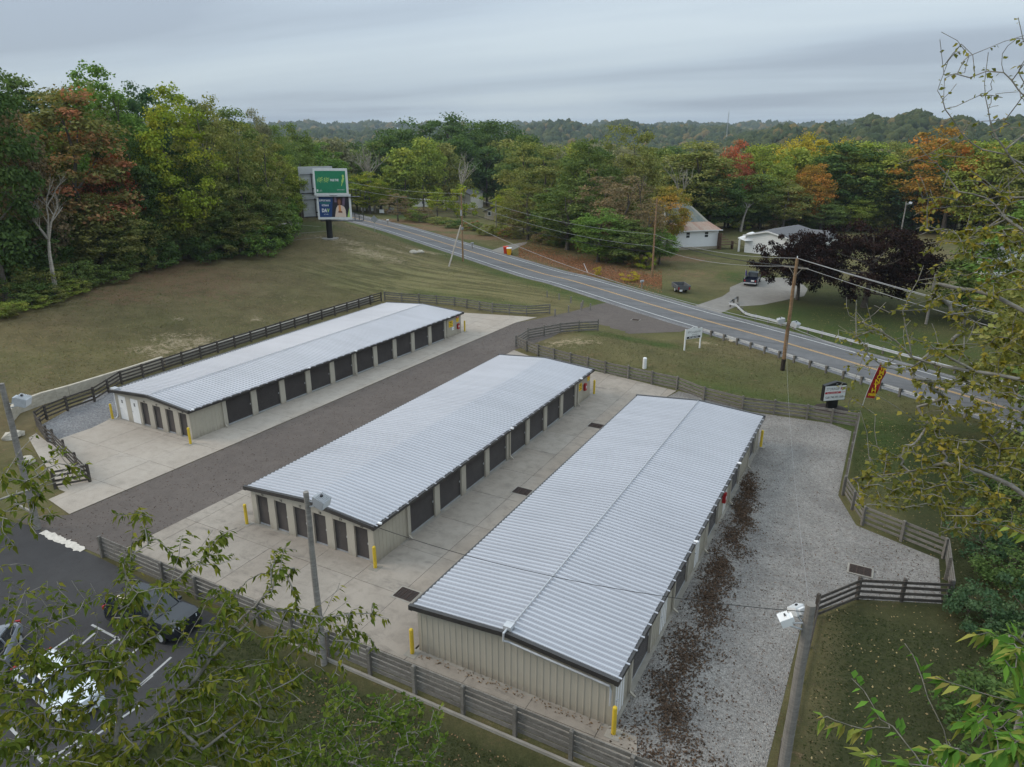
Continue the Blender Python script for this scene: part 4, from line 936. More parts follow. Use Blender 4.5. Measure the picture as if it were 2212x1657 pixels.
t = thing('storage_sign', 'white storage company sign in black cabinet on short black post', 'sign', (x, y, z), R(40))
MB().box(-.45,.45,-.16,.16,-.2,.95).build('pylon', m_black, t)
MB().prism([(-1.05,.85),(1.05,.85),(1.05,2.3),(.1,2.55),(-1.05,2.25)], -.18, .18, M=Matrix(((1,0,0,0),(0,0,1,0),(0,1,0,0),(0,0,0,1)))).build('cabinet', m_black, t)
MB().box(-1.0,1.0,-.195,-.181,.9,2.2).build('face', m_white, t)
lettering(t, 'STORAGE', .32, plain('grey_ink2',(.2,.2,.21)), -.28, -.2, 1.93, sx=.85, bold=.004); lettering(t, 'Red', .36, m_inkr, .72, -.2, 1.93, sx=.85, bold=.01)
MB().box(-.95,.55,-.202,-.197,1.5,1.68).build('red_strip', m_inkr, t); lettering(t, 'Rent Online 24/7', .16, m_inkw, -.2, -.206, 1.59); lettering(t, '.COM', .15, m_inkr, .78, -.2, 1.6); lettering(t, 'Call: 740.397.1500', .25, m_ink, 0, -.2, 1.17, sx=.92, bold=.004)
lettering(t, '604', .12, m_inkw, .05, -.2, 2.36)
b = MB(); rs = np.random.RandomState(5); b.lathe([(1.5,.0),(1.1,.12),(.5,.18),(0,.2)], 12)
q = b.build('mulch_bed', plain('dark_mulch',(.035,.026,.022),.95,.3,9,bump=.6)); q.location = (x, y, z-.02); tag(q, 'dark mulch bed round foot of storage sign', 'mulch')
# feather flag
x, y = at(1862, 880); z = float(hgt(x, y)); t = thing('feather_flag', 'tall red feather flag with yellow letters offering a free month', 'flag', (x, y, z), R(26))
Hf = zat(1905, 784, x, y) - z; lean = .22
MB().tube([(lean*Hf*(i/8)**1.3, 0, Hf*1.0*i/8) for i in range(9)], [.03-.0022*i for i in range(9)], 6).build('mast', m_steel, t)
b = MB(); n = 16; v = []
for i in range(n+1):
    f_ = .22 + .78*i/n; zc_ = Hf*f_; xl = lean*Hf*f_**1.3; wd = .8*min(1, (1-f_)*5+.05)
    v += [(xl, .06*math.sin(i*.9), zc_), (xl+wd, .06*math.sin(i*.9+.8), zc_-.1)]
b.add(v, [(2*i, 2*i+1, 2*i+3, 2*i+2) for i in range(n)]); fl_ = b.build('banner', m_red, t)
for i, (ch, sz) in enumerate([('1st', .42), ('M', .56), ('O', .56), ('N', .56), ('T', .56), ('H', .56), ('FREE', .30)]):
    f_ = .87-.095*i; lettering(fl_, ch, sz, m_inky2 if False else m_inky, lean*Hf*f_**1.3+.42, -.10, Hf*f_-.05, bold=.02)
# white vent pipe on the bank, diamond sign, mailboxes, bins, stake
x, y = at(1392, 795); t = MB().tube([(0,0,-.2),(0,0,1.0)], .2, 12).lathe([(.2,1.0),(.2,1.04),(.12,1.09),(0,1.1)], 12).build('vent_pipe', m_white); t.location = (x, y, float(hgt(x, y))); tag(t, 'short white capped pipe on grass bank behind fence', 'pipe')
x, y = at(810, 500); z = float(hgt(x, y)); t = thing('road_sign', 'grey back of a diamond warning sign beside the road', 'sign', (x, y, z), R(28)); MB().box(-.04,.04,-.03,.03,-.3,3.4).build('post', m_steel, t); s_ = .95; MB().prism([(-s_,0),(0,-s_),(s_,0),(0,s_)], -.02, .02, M=Matrix(((1,0,0,0),(0,0,1,-.06),(0,1,0,2.9),(0,0,0,1)))).build('plate', m_grey, t)
def mailbox(px_, py_, label, mat=None):
    x, y = at(px_, py_); t = thing('mailbox', label, 'mailbox', (x, y, float(hgt(x, y))), R(150), 'roadside mailboxes'); MB().box(-.07,.07,-.07,.07,-.3,1.05).build('post', m_pole_g, t)
    b = MB(); v = [(.0,.0),(.26,.0),(.26,.2),(.2,.3),(.06,.3),(.0,.2)]; b.prism([(a-.13, c) for a, c in v], -.3, .3, M=Matrix(((1,0,0,0),(0,0,1,0),(0,1,0,1.05),(0,0,0,1)))); b.build('box', mat or m_grey, t); MB().box(.135,.15,-.1,.05,1.2,1.36).build('flag', m_red, t)
mailbox(1386, 624, 'grey mailbox on wooden post below yellow shrub'); mailbox(1020, 538, 'grey mailbox on wooden post left of driveway with bins'); mailbox(838, 485, 'pale mailbox on post beside distant driveway', m_white)
for px_, mat, lb in ((1093, plain('red_plastic',(.55,.05,.02),.5), 'red wheeled bin beside driveway across the road'), (1100, plain('amber_plastic',(.75,.38,.01),.5), 'amber wheeled bin in front of red bin by driveway')):
    x, y = at(px_, 548 if px_ < 1096 else 551); t = thing('wheeled_bin', lb, 'bin', (x, y, float(hgt(x, y))), R(20), 'wheeled bins by the driveway'); k = 1.25
    v = [(-.28,-.3,.05),(.28,-.3,.05),(.28,.3,.05),(-.28,.3,.05),(-.36,-.42,1.05),(.36,-.42,1.05),(.36,.42,1.05),(-.36,.42,1.05)]
    MB().add([(a*k, b_*k, c*k) for a, b_, c in v], [(3,2,1,0),(4,5,6,7),(0,1,5,4),(1,2,6,5),(2,3,7,6),(3,0,4,7)]).build('tub', mat, t)
    MB().prism([(a*k, c*k) for a, c in [(-.44,1.06),(.44,1.06),(.40,1.14),(0,1.2),(-.40,1.14)]], -.38*k, .38*k, M=Matrix(((0,0,1,0),(1,0,0,0),(0,1,0,0),(0,0,0,1)))).build('lid', mat if px_ < 1096 else m_inkw, t)
    for sx_ in (-1, 1): MB().tube([(sx_*.3*k,.36*k,.14*k),(sx_*.38*k,.36*k,.14*k)], .14*k, 10).build('wheel', m_rubber, t)
x, y = at(1264, 588); t = MB().bar((.5,0,-.1),(-.35,.1,1.5),.09,.03).build('survey_stake', m_inkw); t.location = (x, y, float(hgt(x, y))); tag(t, 'thin pale stake leaning in red leaf litter across road', 'stake')
for px_, py_, lb in ((908,452,'white yard sign leftmost on far lawn'),(925,453,'white yard sign second from left on far lawn'),(948,457,'low white yard sign beside blue one on far lawn'),(964,457,'blue and white yard sign on far lawn'),(970,452,'white yard sign rightmost on far lawn')):
    px2 = 540 + (px_-908)*2.2/2.2*1 if False else 0
    x, y = at(785+ (px_-908)*1.0, py_+6); t = thing('yard_sign', lb, 'sign', (x, y, float(hgt(x, y))), R(30), 'small yard signs on the far lawn'); MB().box(-.7,.7,-.02,.02,.4,1.4).build('board', m_inkw if 'blue' not in lb or 'beside' in lb else m_blue, t); MB().box(-.5,-.47,-.01,.01,-.1,.42).box(.47,.5,-.01,.01,-.1,.42).build('stake', m_steel, t)
for px_, py_, r_, lb in ((893,547,.9,'tan rock at end of pale gravel track on meadow'),(908,546,.8,'tan rock beside another at end of pale gravel track'),(1572,733,.5,'pale rock beside near guardrail end'),(1583,738,.45,'smaller pale rock beside near guardrail end')):
    x, y = at(px_, py_); rnd = np.random.RandomState(px_); b = MB().lathe([(r_*.7,-.1),(r_,.1),(r_*.85,.4*r_),(r_*.4,.65*r_)], 8); b.v = [(a*(1+.15*rnd.randn()), c*(.75+.12*rnd.randn()), e_) for a, c, e_ in b.v]; q = b.build('rock', m_stone); q.location = (x, y, float(hgt(x, y))); tag(q, lb, 'rock', 'rocks lying on the grass')
# broken concrete edge between lane and parking lot
b = MB(); rs = np.random.RandomState(9); p0, p1_ = Vector((*flat(92,1150),0)), Vector((*flat(180,1190),0)); n = 26; v = []
dr = (p1_-p0).normalized(); nn = Vector((-dr.y, dr.x, 0))
for i in range(n+1):
    q = p0.lerp(p1_, i/n); a_, c_ = .22+.05*rs.randn(), .22+.05*rs.randn(); v += [q-nn*abs(a_)+Vector((0,0,.03)), q+nn*abs(c_)+Vector((0,0,.06))]
b.add(v, [(2*i,2*i+1,2*i+3,2*i+2) for i in range(n)]); struct(b.build('pale_kerb_strip', plain('bare_concrete',(.52,.48,.42),.9,.2,6)))
# parking stall lines
def stall(a, b_, w_=.11):
    a, b_ = Vector((*at(*a),0)), Vector((*at(*b_),0)); d = (b_-a).normalized(); n_ = Vector((-d.y,d.x,0))*w_/2; up = Vector((0,0,.017))
    return MB().add([a-n_+up, b_-n_+up, b_+n_+up, a+n_+up], [(0,1,2,3)]).build('stall_line', m_stall, bpy.data.objects['parking_lot'])
for a, b_ in [((66,1437),(160,1372)),((105,1455),(205,1368)),((150,1470),(255,1376)),((175,1500),(300,1400)),((228,1548),(370,1420)),((135,1640),(305,1525)),((210,1558),(330,1460)),((198,1350),(262,1384)),((20,1570),(95,1650)),((95,1650),(200,1580))]: stall(a, b_)
# ------------------------------------------------------------------ vehicles
def loft(sections, closed=True):        # sections: list of (x, [(y,z)...]) same count
    b = MB(); n = len(sections[0][1]); v = []
    for x, s in sections: v += [(x, y, z) for y, z in s]
    f = [(i*n+j, (i+1)*n+j, (i+1)*n+(j+1) % n, i*n+(j+1) % n) for i in range(len(sections)-1) for j in range(n)]
    b.add(v, f + [tuple(range(n)), tuple(range((len(sections)-1)*n, len(sections)*n))[::-1]]); return b
def sec(hw, z0, z1, tuck=.08, hw2=None):
    hw2 = hw2 or hw-tuck
    return [(-hw2,z0),(hw2,z0),(hw,z0+.18),(hw,z0+(z1-z0)*.72),(hw-.07,z1-.03),(hw-.2,z1),(-hw+.2,z1),(-hw+.07,z1-.03),(-hw,z0+(z1-z0)*.72),(-hw,z0+.18)]
def wheel(parent, x, y, r=.33, w_=.22):
    s = 1 if y > 0 else -1
    q = MB().tube([(x,y-w_/2*s,r),(x,y+w_/2*s,r)], r, 18).build('wheel', m_rubber, parent); MB().tube([(x,y+w_/2*s,r),(x,y+(w_/2+.012)*s,r)], r*.62, 14).build('rim', m_steel, q)
def car(x, y, rz, paint_, label, suv=False):
    t = thing('parked_car', label, 'car', (x, y, float(hgt(x, y))), rz, 'cars parked at the apartments'); h = .12 if suv else 0
    zt = [ .78,.86,.92,.95,.97,.98,.98,.95,.88 ]; xs_ = [-2.25,-2.1,-1.6,-.9,0,.7,1.1,1.9,2.25]
    B = loft([(a, sec(.80 if abs(a) > 2.15 else .90, .24, z+h)) for a, z in zip(xs_, zt)]); o_ = B.build('body', paint_, t, smooth=False)
    if suv: cab = [(-2.15,.70,.95),(-1.95,.74,1.35),(-1.3,.66,1.62),(-.2,.66,1.66),(.35,.64,1.60),(1.05,.74,1.0)]
    else: cab = [(-1.75,.72,.95),(-1.15,.62,1.32),(-.5,.58,1.44),(.15,.58,1.43),(.45,.6,1.36),(1.2,.74,.98)]
    G_ = MB(); v = []
    for a, hw, z in cab: v += [(a,-.80,.93+h),(a,-hw,z+h-.06),(a,-hw+.1,z+h),(a,hw-.1,z+h),(a,hw,z+h-.06),(a,.80,.93+h)]
    n = 6; G_.add(v, [(i*n+j,(i+1)*n+j,(i+1)*n+j+1,i*n+j+1) for i in range(len(cab)-1) for j in range(n-1)]); G_.build('windows', m_glass, t)
    rr_ = [c for c in cab if c[2] > 1.3]; v = []
    for a, hw, z in rr_: v += [(a,-hw-.01,z+h-.07),(a,-hw+.1,z+h+.012),(a,hw-.1,z+h+.012),(a,hw+.01,z+h-.07)]
    MB().add(v, [(i*4+j,(i+1)*4+j,(i+1)*4+j+1,i*4+j+1) for i in range(len(rr_)-1) for j in range(3)]).build('roof', paint_, t)
    for s in (-1, 1):
        for p0_, p1_ in (((cab[-1][0],s*.76,.96+h),(rr_[-1][0],s*(rr_[-1][1]+.005),rr_[-1][2]+h-.03)),((cab[0][0],s*.76,.96+h),(rr_[0][0],s*(rr_[0][1]+.005),rr_[0][2]+h-.03)),((-.2,s*.80,.95+h),(-.2,s*.64,1.4+h))): MB().bar(p0_, p1_, .07, .05).build('pillar', paint_, t)
        MB().box(.75,.92,s*.92-.09 if s > 0 else s*.92-.09,s*.92+.09,.95+h,1.08+h).build('mirror', paint_, t)
        MB().prism([(1.95,s*.5),(2.26,s*.5),(2.2,s*.8),(1.85,s*.86)][::s], .66+h, .82+h).build('headlight', m_lens, t); MB().box(-2.28,-2.2,min(s*.5,s*.82),max(s*.5,s*.82),.68+h,.86+h).build('tail_light', m_red, t)
        wheel(t, 1.4, s*.82); wheel(t, -1.4, s*.82)
    MB().box(2.2,2.28,-.45,.45,.42,.6).build('grille', m_black, t); return t
m_carw = plain('white_car_paint',(.62,.66,.69),.22,.02,spec=.6); m_carb = plain('black_car_paint',(.016,.018,.022),.18,.05,spec=.6)
pa, pb = Vector(at(85,1462)), Vector(at(180,1545)); d = pb-pa
car(*(pa.lerp(pb,.5)), math.atan2(d.y,d.x), m_carw, 'white car parked under branches at lower left')
pa, pb = Vector(at(300,1300)), Vector(at(415,1330)); d = pb-pa
car(-28.6, 17.0, R(6), m_carb, 'black car parked against plank fence under branches', True)
car(*at(-22,1450), math.atan2((pb-pa).y,(pb-pa).x)+R(-50), plain('grey_car_paint',(.2,.21,.23),.25,.03,spec=.6), 'grey car cut off at lower left edge')
# pickup truck
x, y = at(1625, 612); t = thing('pickup_truck', 'dark blue pickup truck with flag parked beside purple tree', 'pickup truck', (x, y, float(hgt(x, y))), R(92))
m_navy = plain('navy_car_paint',(.012,.016,.035),.2,.05,spec=.6)
loft([(a, sec(.95,.45,z)) for a, z in [(-.55,1.12),(.6,1.12),(1.5,1.08),(2.6,1.02),(2.75,.9)]]).build('body', m_navy, t)
for s in (-1,1): MB().box(-2.8,-.56,s*.98-.06,s*.98+.06,.5,1.12).build('bed_side', m_navy, t); wheel(t,1.75,s*.85,.4,.26); wheel(t,-1.7,s*.85,.4,.26); MB().box(-2.87,-2.81,s*.8-.1,s*.8+.1,.75,1.0).build('tail_light', m_red, t)
MB().box(-2.8,-.56,-.9,.9,.5,.62).build('bed_floor', m_black, t); MB().box(-2.86,-2.78,-.9,.9,.52,1.1).build('tailgate', m_navy, t); MB().box(-3.0,-2.87,-.95,.95,.45,.62).build('bumper', m_steel, t); MB().box(-2.872,-2.862,-.6,-.15,.8,1.02).build('sticker', m_inkw, t)
c = [(-.55,.82,1.12),(-.4,.72,1.78),(.9,.72,1.78),(1.55,.82,1.1)]; v = []
for a, hw, z in c: v += [(a,-.86,1.1),(a,-hw,z-.05),(a,-hw+.1,z),(a,hw-.1,z),(a,hw,z-.05),(a,.86,1.1)]
MB().add(v, [(i*6+j,(i+1)*6+j,(i+1)*6+j+1,i*6+j+1) for i in range(3) for j in range(5)]+[tuple(range(6)),tuple(range(18,24))[::-1]]).build('cab_windows', m_glass, t)
MB().box(-.42,.92,-.66,.66,1.785,1.82).build('cab_roof', m_navy, t)
MB().tube([(-2.7,.85,1.1),(-2.7,.85,2.6)], .02, 6).build('flag_mast', m_steel, t); MB().add([(-2.7,.85,2.6),(-2.72,.85,1.7),(-2.5,.6,1.5),(-2.5,.65,2.2)],[(0,1,2,3)]).build('flag', plain('purple_cloth',(.06,.03,.2)), t)
# truck bed trailer
aT = math.atan2(*(np.array(flat(1469,637))-np.array(flat(1448,623)))[::-1]); x, y = at(1470, 630); t = thing('truck_bed_trailer', 'grey trailer made from a pickup bed parked on grass by road', 'trailer', (x, y, float(hgt(x, y))), aT)
m_tg = plain('dull_grey_paint',(.10,.105,.11),.5,.2,2,dirt=(.13,.1,.08))
for s in (-1,1):
    b = MB().add([(a,s*.98,z) for a, z in [(-1.5,.55),(-.55,.5),(-.45,.8),(-.2,.92),(.2,.92),(.45,.8),(.55,.5),(1.5,.55),(1.5,1.2),(-1.5,1.2)]]+[(a,s*.9,z) for a, z in [(-1.5,.55),(-.55,.5),(-.45,.8),(-.2,.92),(.2,.92),(.45,.8),(.55,.5),(1.5,.55),(1.5,1.2),(-1.5,1.2)]], [tuple(range(10)),tuple(range(19,9,-1))]+[(i,10+i,10+(i+1)%10,(i+1)%10) for i in range(10)]); b.build('bed_side', m_tg, t)
    wheel(t, 0, s*.8, .36, .22); MB().box(1.5,1.54,s*.8-.09,s*.8+.09,.6,.95).build('tail_light', m_red, t)
MB().box(-1.5,1.5,-.9,.9,.55,.62).build('bed_floor', m_tg, t); MB().box(-1.5,-1.42,-.9,.9,.62,1.2).build('front_board', m_tg, t); MB().box(1.42,1.5,-.9,.9,.62,1.18).build('tailgate', m_tg, t); MB().bar((-1.5,0,.5),(-2.7,0,.45),.1,.1).build('tongue', m_rust, t); MB().box(1.55,1.57,-.7,-.25,.35,.62).build('plate', m_inkw, t)
# ------------------------------------------------------------------ houses across the road
m_siding = plain('white_siding', (.72,.72,.71), .6, .03, 1); m_shing = plain('grey_shingles',(.12,.12,.125),.9,.25,6,bump=.4); m_shing_d = plain('dark_shingles',(.04,.042,.048),.9,.25,6,bump=.4); m_found = plain('block_foundation',(.34,.30,.22),.9,.12,3)
def tin(name, a, b_):
    g = G(name); rnd = g.n('ShaderNodeObjectInfo').outputs['Random']; f = g.noise(g.pos(), 1.2, 5, .7)
    return g.fin(g.mix(g.mapr(g.math('ADD', g.math('MULTIPLY', rnd, .5), f), .5, .95), a, b_), .6, .2)
m_tin = tin('weathered_green_tin', (.13,.16,.15), (.29,.27,.22)); m_tinr = tin('rusty_tin', (.30,.17,.12), (.36,.28,.22))
(xa, ya), (xb, yb) = at(1452, 541), at(1549, 537); ang = math.atan2(yb-ya, xb-xa); Lb = math.hypot(xb-xa, yb-ya); z = float(hgt(xa, ya)); zl = 3.9
t = thing('white_barn', 'white barn with steep weathered tin roof flaring to rusty eaves', 'barn', (xa, ya, z), ang); Db = 9.
b = MB().box(0,Lb,0,Db,.55,zl); b.build('wall', m_siding, t); MB().box(-.03,Lb+.03,-.03,Db+.03,-1.5,.55).build('foundation', m_found, t)
zr = zat(1470, 457, xa, ya) - z + 1.2
n = 14
for i in range(n):
    for (y0,z0_,y1,z1_,m_) in ((-.6,zl-.1,2.1,zl+1.35,m_tinr),(2.1,zl+1.36,Db/2,zr,m_tin),(Db/2,zr,Db-2.1,zl+1.36,m_tin),(Db-2.1,zl+1.35,Db+.6,zl-.1,m_tinr)):
        x0, x1 = -.5+(Lb+1)*i/n, -.5+(Lb+1)*(i+1)/n-.03
        q = .0 if z0_ < zl+1 or z1_ < zl+1 else .08
        xm = lambda xx, zz_: -.5+(xx+.5)*(1. if zz_ < zl+1 else .84 if zz_ < zl+2 else .5)
        MB().add([(xm(x0,z0_),y0,z0_),(xm(x1,z0_),y0,z0_),(xm(x1,z1_),y1,z1_),(xm(x0,z1_),y1,z1_),(xm(x0,z0_),y0,z0_+.06),(xm(x1,z0_),y0,z0_+.06),(xm(x1,z1_),y1,z1_+.06),(xm(x0,z1_),y1,z1_+.06)], [(3,2,1,0),(4,5,6,7),(0,1,5,4),(1,2,6,5),(2,3,7,6),(3,0,4,7)]).build('roof_sheet', m_, t)
for s in (0, Lb): MB().add([(s,0,zl),(s,Db,zl),(min(s,Lb*.84),Db-2.3,zl+1.25),(min(s,Lb*.48),Db/2,zr-.05),(min(s,Lb*.84),2.3,zl+1.25)], [(0,1,2,3,4)]).build('gable', m_siding, t)
for xw in (Lb*.32, Lb*.73):
    q = MB().box(xw-.5,xw+.5,-.05,.02,2.35,3.6).build('window', m_inkw, t); MB().box(xw-.38,xw+.38,-.06,-.052,2.45,2.93).build('pane', m_glass, q); MB().box(xw-.38,xw+.38,-.06,-.052,3.02,3.5).build('pane', m_glass, q)
MB().box(-.55,Lb+.55,-.68,-.62,zl-.15,zl+.02).build('gutter', m_white, t)
d_ = thing('wood_deck', 'brown wooden stairs and deck at right end of white barn', 'deck', (*at(1556, 540), z), ang)
for i in range(5): MB().box(.2,3.2-.2*i,.4+i*.75,1.1+i*.75,.9+i*.42,1.02+i*.42).build('plank', m_deck, d_)
MB().box(.2,.35,.4,4.2,-.3,3.2).box(3.0,3.15,.4,1.2,-.3,1.6).build('post', m_deck, d_); MB().bar((3,.5,1.4),(6.2,.8,.1),.15,.12).build('ramp_rail', m_deck, d_)
(xa, ya), (xb, yb) = at(1607, 545), at(1704, 556); ang = math.atan2(yb-ya, xb-xa); Lh = math.hypot(xb-xa, yb-ya); z = float(hgt(xa, ya))
t = thing('white_house', 'white gabled house partly hidden behind dark purple tree', 'house', (xa, ya, z), ang); hw_ = 3.4; ht_ = zat(1651, 502, xa, ya) - z + .3
MB().box(0,Lh,0,14,-.3,hw_).build('wall', m_siding, t)
MB().add([(0,-.01,hw_),(Lh,-.01,hw_),(Lh/2,-.01,ht_)], [(0,1,2)]).build('gable', m_siding, t)
for s, (x0, x1) in ((0,(-.4,Lh/2)),(1,(Lh+.4,Lh/2))): MB().add([(x0,-.4,hw_-.15),(x0,14.4,hw_-.15),(x1,14.4,ht_+.05),(x1,-.4,ht_+.05),(x0,-.4,hw_),(x0,14.4,hw_),(x1,14.4,ht_+.2),(x1,-.4,ht_+.2)], [(0,1,2,3),(7,6,5,4),(0,4,5,1),(1,5,6,2),(2,6,7,3),(3,7,4,0)]).build('roof_slope', m_shing, t)
for s in (-1,1): MB().bar((Lh/2+s*(Lh/2+.4),-.45,hw_-.05),(Lh/2,-.45,ht_+.12),.06,.24).build('rake_board', m_white, t)
MB().box(Lh+.01,Lh+4.5,5,12,-.3,3.0).build('wing', m_siding, t); MB().prism([(4.6,3.0),(12.4,3.0),(8.5,4.6)], Lh-.2, Lh+4.8, M=Matrix(((0,0,1,0),(1,0,0,0),(0,1,0,0),(0,0,0,1)))).build('wing_roof', m_shing, t)
for zi in range(9): MB().box(0,Lh,-.012,-.002,.0+zi*.38,.012+zi*.38).build('siding_joint', m_grey, t)
x, y = at(1600, 545); t = thing('gazebo', 'small white roofed gazebo beside white house', 'gazebo', (x+1.5, y+2, z), ang)
for sx_ in (-1,1):
    for sy_ in (-1,1): MB().box(sx_*1.7-.15,sx_*1.7+.15,sy_*1.7-.15,sy_*1.7+.15,-.2,2.4).build('post', m_white, t)
MB().lathe([(3.0,2.4),(2.9,2.5),(1.2,3.3),(1.2,3.5),(.1,3.9)], 4).build('canopy', m_white, t)
# basketball hoop by the house
x, y = at(1688, 573); t = thing('basketball_hoop', 'basketball hoop standing in yard before white house', 'hoop', (x, y, z), R(60)); MB().tube([(0,0,0),(0,0,3)], .06, 6).build('post', m_black, t); MB().box(-.6,.6,-.3,-.25,2.5,3.4).build('backboard', m_inkw, t); MB().lathe([(.23,2.55),(.25,2.57),(.23,2.59)], 10, (0,-.55,0)).build('ring', m_red, t)
def cottage(px_, py_, Lx, Dy, hw_, ht_, ang, label, roofm, wallm, name='house'):
    x, y = at(px_, py_); t = thing(name, label, 'house', (x, y, float(hgt(x, y))), ang)
    MB().box(0,Lx,0,Dy,-.5,hw_).build('wall', wallm, t); MB().add([(0,-.01,hw_),(Lx,-.01,hw_),(Lx/2,-.01,ht_),(0,Dy+.01,hw_),(Lx,Dy+.01,hw_),(Lx/2,Dy+.01,ht_)], [(0,1,2),(5,4,3)]).build('gable', wallm, t)
    for x0 in (-.4, Lx+.4): MB().add([(x0,-.5,hw_-.1),(x0,Dy+.5,hw_-.1),(Lx/2,Dy+.5,ht_+.05),(Lx/2,-.5,ht_+.05),(x0,-.5,hw_+.08),(x0,Dy+.5,hw_+.08),(Lx/2,Dy+.5,ht_+.22),(Lx/2,-.5,ht_+.22)], [(0,1,2,3),(7,6,5,4),(0,4,5,1),(1,5,6,2),(2,6,7,3),(3,7,4,0)]).build('roof_slope', roofm, t)
    for xw in (Lx*.25, Lx*.7):
        q = MB().box(xw-.5,xw+.5,-.06,-.015,1.1,2.3).build('window', m_inkw, t); MB().box(xw-.4,xw+.4,-.07,-.062,1.2,2.2).build('pane', m_glass, q)
    return t
cottage(958, 452, 10.5, 16, 5.2, 7.6, R(14), 'cream gabled house behind yellow shrubs beyond the road', m_shing, plain('cream_siding',(.55,.52,.45),.6,.04))
cottage(1047, 474, 6, 7, 2.3, 3.6, R(10), 'low dark roofed shed left of thin grey pole', m_shing_d, m_found, 'garden_shed'); cottage(1083, 482, 5, 6, 2.4, 3.6, R(10), 'low dark roofed shed right of thin grey pole', m_shing_d, m_found, 'garden_shed')
cottage(893, 446, 6.2, 2.6, 2.6, 2.8, R(10), 'small white trailer box left of cream house', m_white, m_white, 'white_trailer')
cottage(2130, 600, 9, 9, 3, 5, R(20), 'white house glimpsed behind right evergreen trees', m_shing, m_siding)
# concrete barrier blocks by far lawn
x, y = at(858, 462); t = thing('picnic_table', 'pale low bench table on far lawn', 'table', (x, y, float(hgt(x, y))), R(20)); MB().box(-1.2,1.2,-.4,.4,.7,.78).build('top', m_fence, t); MB().box(-1.,-.85,-.5,.5,0,.7).box(.85,1.,-.5,.5,0,.7).build('leg', m_fence, t)
# radio mast on the ridge
def polar(px_, r): a, b, _ = ray(px_, HOR); k_ = r/math.hypot(a, b); return a*k_, b*k_
x, y = polar(1570, 1500); t = thing('radio_mast', 'thin lattice radio mast on distant ridge', 'mast', (x, y, float(hgt(x, y)))); Hm = zat(1570, 243, x, y) - float(hgt(x, y))
for k_ in range(3): a = k_*2.094; MB().tube([(1.2*math.cos(a),1.2*math.sin(a),0),(.8*math.cos(a),.8*math.sin(a),Hm)], .18, 4).build('mast_leg', m_grey, t)
MB().tube([(0,0,0),(0,0,Hm+4)], .2, 4).build('spire', m_grey, t)

bpy.data.scenes.remove(TS)
# ------------------------------------------------------------------ vegetation
def quads(c, n, up, size, rs, asp=(1., .75)):       # leaf-sized quads at c with normals n
    m = len(c); a = np.cross(n, rs.randn(m, 3)); a /= np.linalg.norm(a, axis=1, keepdims=True)+1e-9; b = np.cross(n, a)
    s1 = (size*asp[0]*rs.uniform(.6, 1.25, m))[:, None]; s2 = (size*asp[1]*rs.uniform(.6, 1.25, m))[:, None]
    cup = n*(size*.18)
    v = np.stack([c-a*s1+cup*0, c-b*s2-cup, c+a*s1, c+b*s2-cup], 1).reshape(-1, 3)
    f = np.arange(4*m).reshape(-1, 4); return v, f
def crown(seed, zc, rx, rz, ncl, nl, leaf, low=.35, clump=1.35, lobes=5, tri=0., hollow=.5):
    """clumps of leaves spread through an uneven crown; returns mesh verts, faces, face attrs and clump centres"""
    rs = np.random.RandomState(seed); cs = []
    ld = rs.randn(lobes, 3); ld /= np.linalg.norm(ld, axis=1, keepdims=True); la = rs.uniform(-.34, .5, lobes)
    while len(cs) < ncl:
        d = rs.randn(3); d /= np.linalg.norm(d)
        if d[2] < -.88: continue
        r = rs.uniform(hollow, 1)**.6
        k = 1 + sum(a*max(0, float(d@l))**2 for a, l in zip(la, ld))
        taper = 1 - tri*max(0, d[2])
        p = np.array([d[0]*rx*k*r*taper, d[1]*rx*k*r*taper, zc + d[2]*rz*(k if d[2] > 0 else 1)*r*(1 if d[2] > 0 else .97)])
        cs.append(p)
    cs = np.array(cs); V = []; N = []; K = []; 
    for i, p in enumerate(cs):
        R_ = clump*rs.uniform(.6, 1.3); m = int(nl*rs.uniform(.6, 1.4))
        d = rs.randn(m, 3); d[:, 2] = d[:, 2]*.8 + .25; d /= np.linalg.norm(d, axis=1, keepdims=True)
        rad = R_*rs.uniform(.35, 1.08, m)[:, None]; V.append(p + d*rad*np.array([1.15, 1.15, .72]))
        nn = d*.7 + rs.randn(m, 3)*.55 + np.array([0, 0, .35]); N.append(nn/np.linalg.norm(nn, axis=1, keepdims=True)); K.append(np.full(m, rs.rand()))
    c = np.concatenate(V); n = np.concatenate(N); K = np.concatenate(K)
    v, f = quads(c, n, None, leaf, rs); return v, f, dict(v=('FACE', rs.rand(len(f))), k=('FACE', np.clip(K*.8+rs.rand(len(f))*.2, 0, 1))), cs
def trunk_mb(seed, H_, r, cs, zb, nlimb=9, side=8):
    rs = random.Random(seed); b = MB(); top = H_*.86; pts = []; k = 7
    for i in range(k+1): f_ = i/k; pts.append(Vector((rs.uniform(-.25,.25)*f_*2, rs.uniform(-.25,.25)*f_*2, -.4+(top+.4)*f_)))
    b.tube(pts, [r*(1.25 if i == 0 else 1)*(1-.82*i/k) for i in range(k+1)], side)
    for j in range(min(nlimb, len(cs))):
        c = Vector(cs[(j*7) % len(cs)]); f_ = max(.25, min(.9, (c.z-H_*.12)/top*.8)); i = f_*k; p = pts[int(i)].lerp(pts[min(int(i)+1, k)], i-int(i))
        m = p.lerp(c, .5) + Vector((0,0,-.06*(c-p).length)); b.tube([p, m, c], [r*.38, r*.22, r*.07], 5, cap=False)
    return b
TV = {}
def variant(key, **k):
    H_, r = k.pop('H'), k.pop('r'); v, f, at_, cs = crown(**k)
    TV[key] = (np_mesh('crown_'+key, v, f, m_leaf, at_), trunk_mb(k['seed'], H_, r, cs, 0).mesh('trunk_'+key, m_bark), H_, k['rx']*1.12)
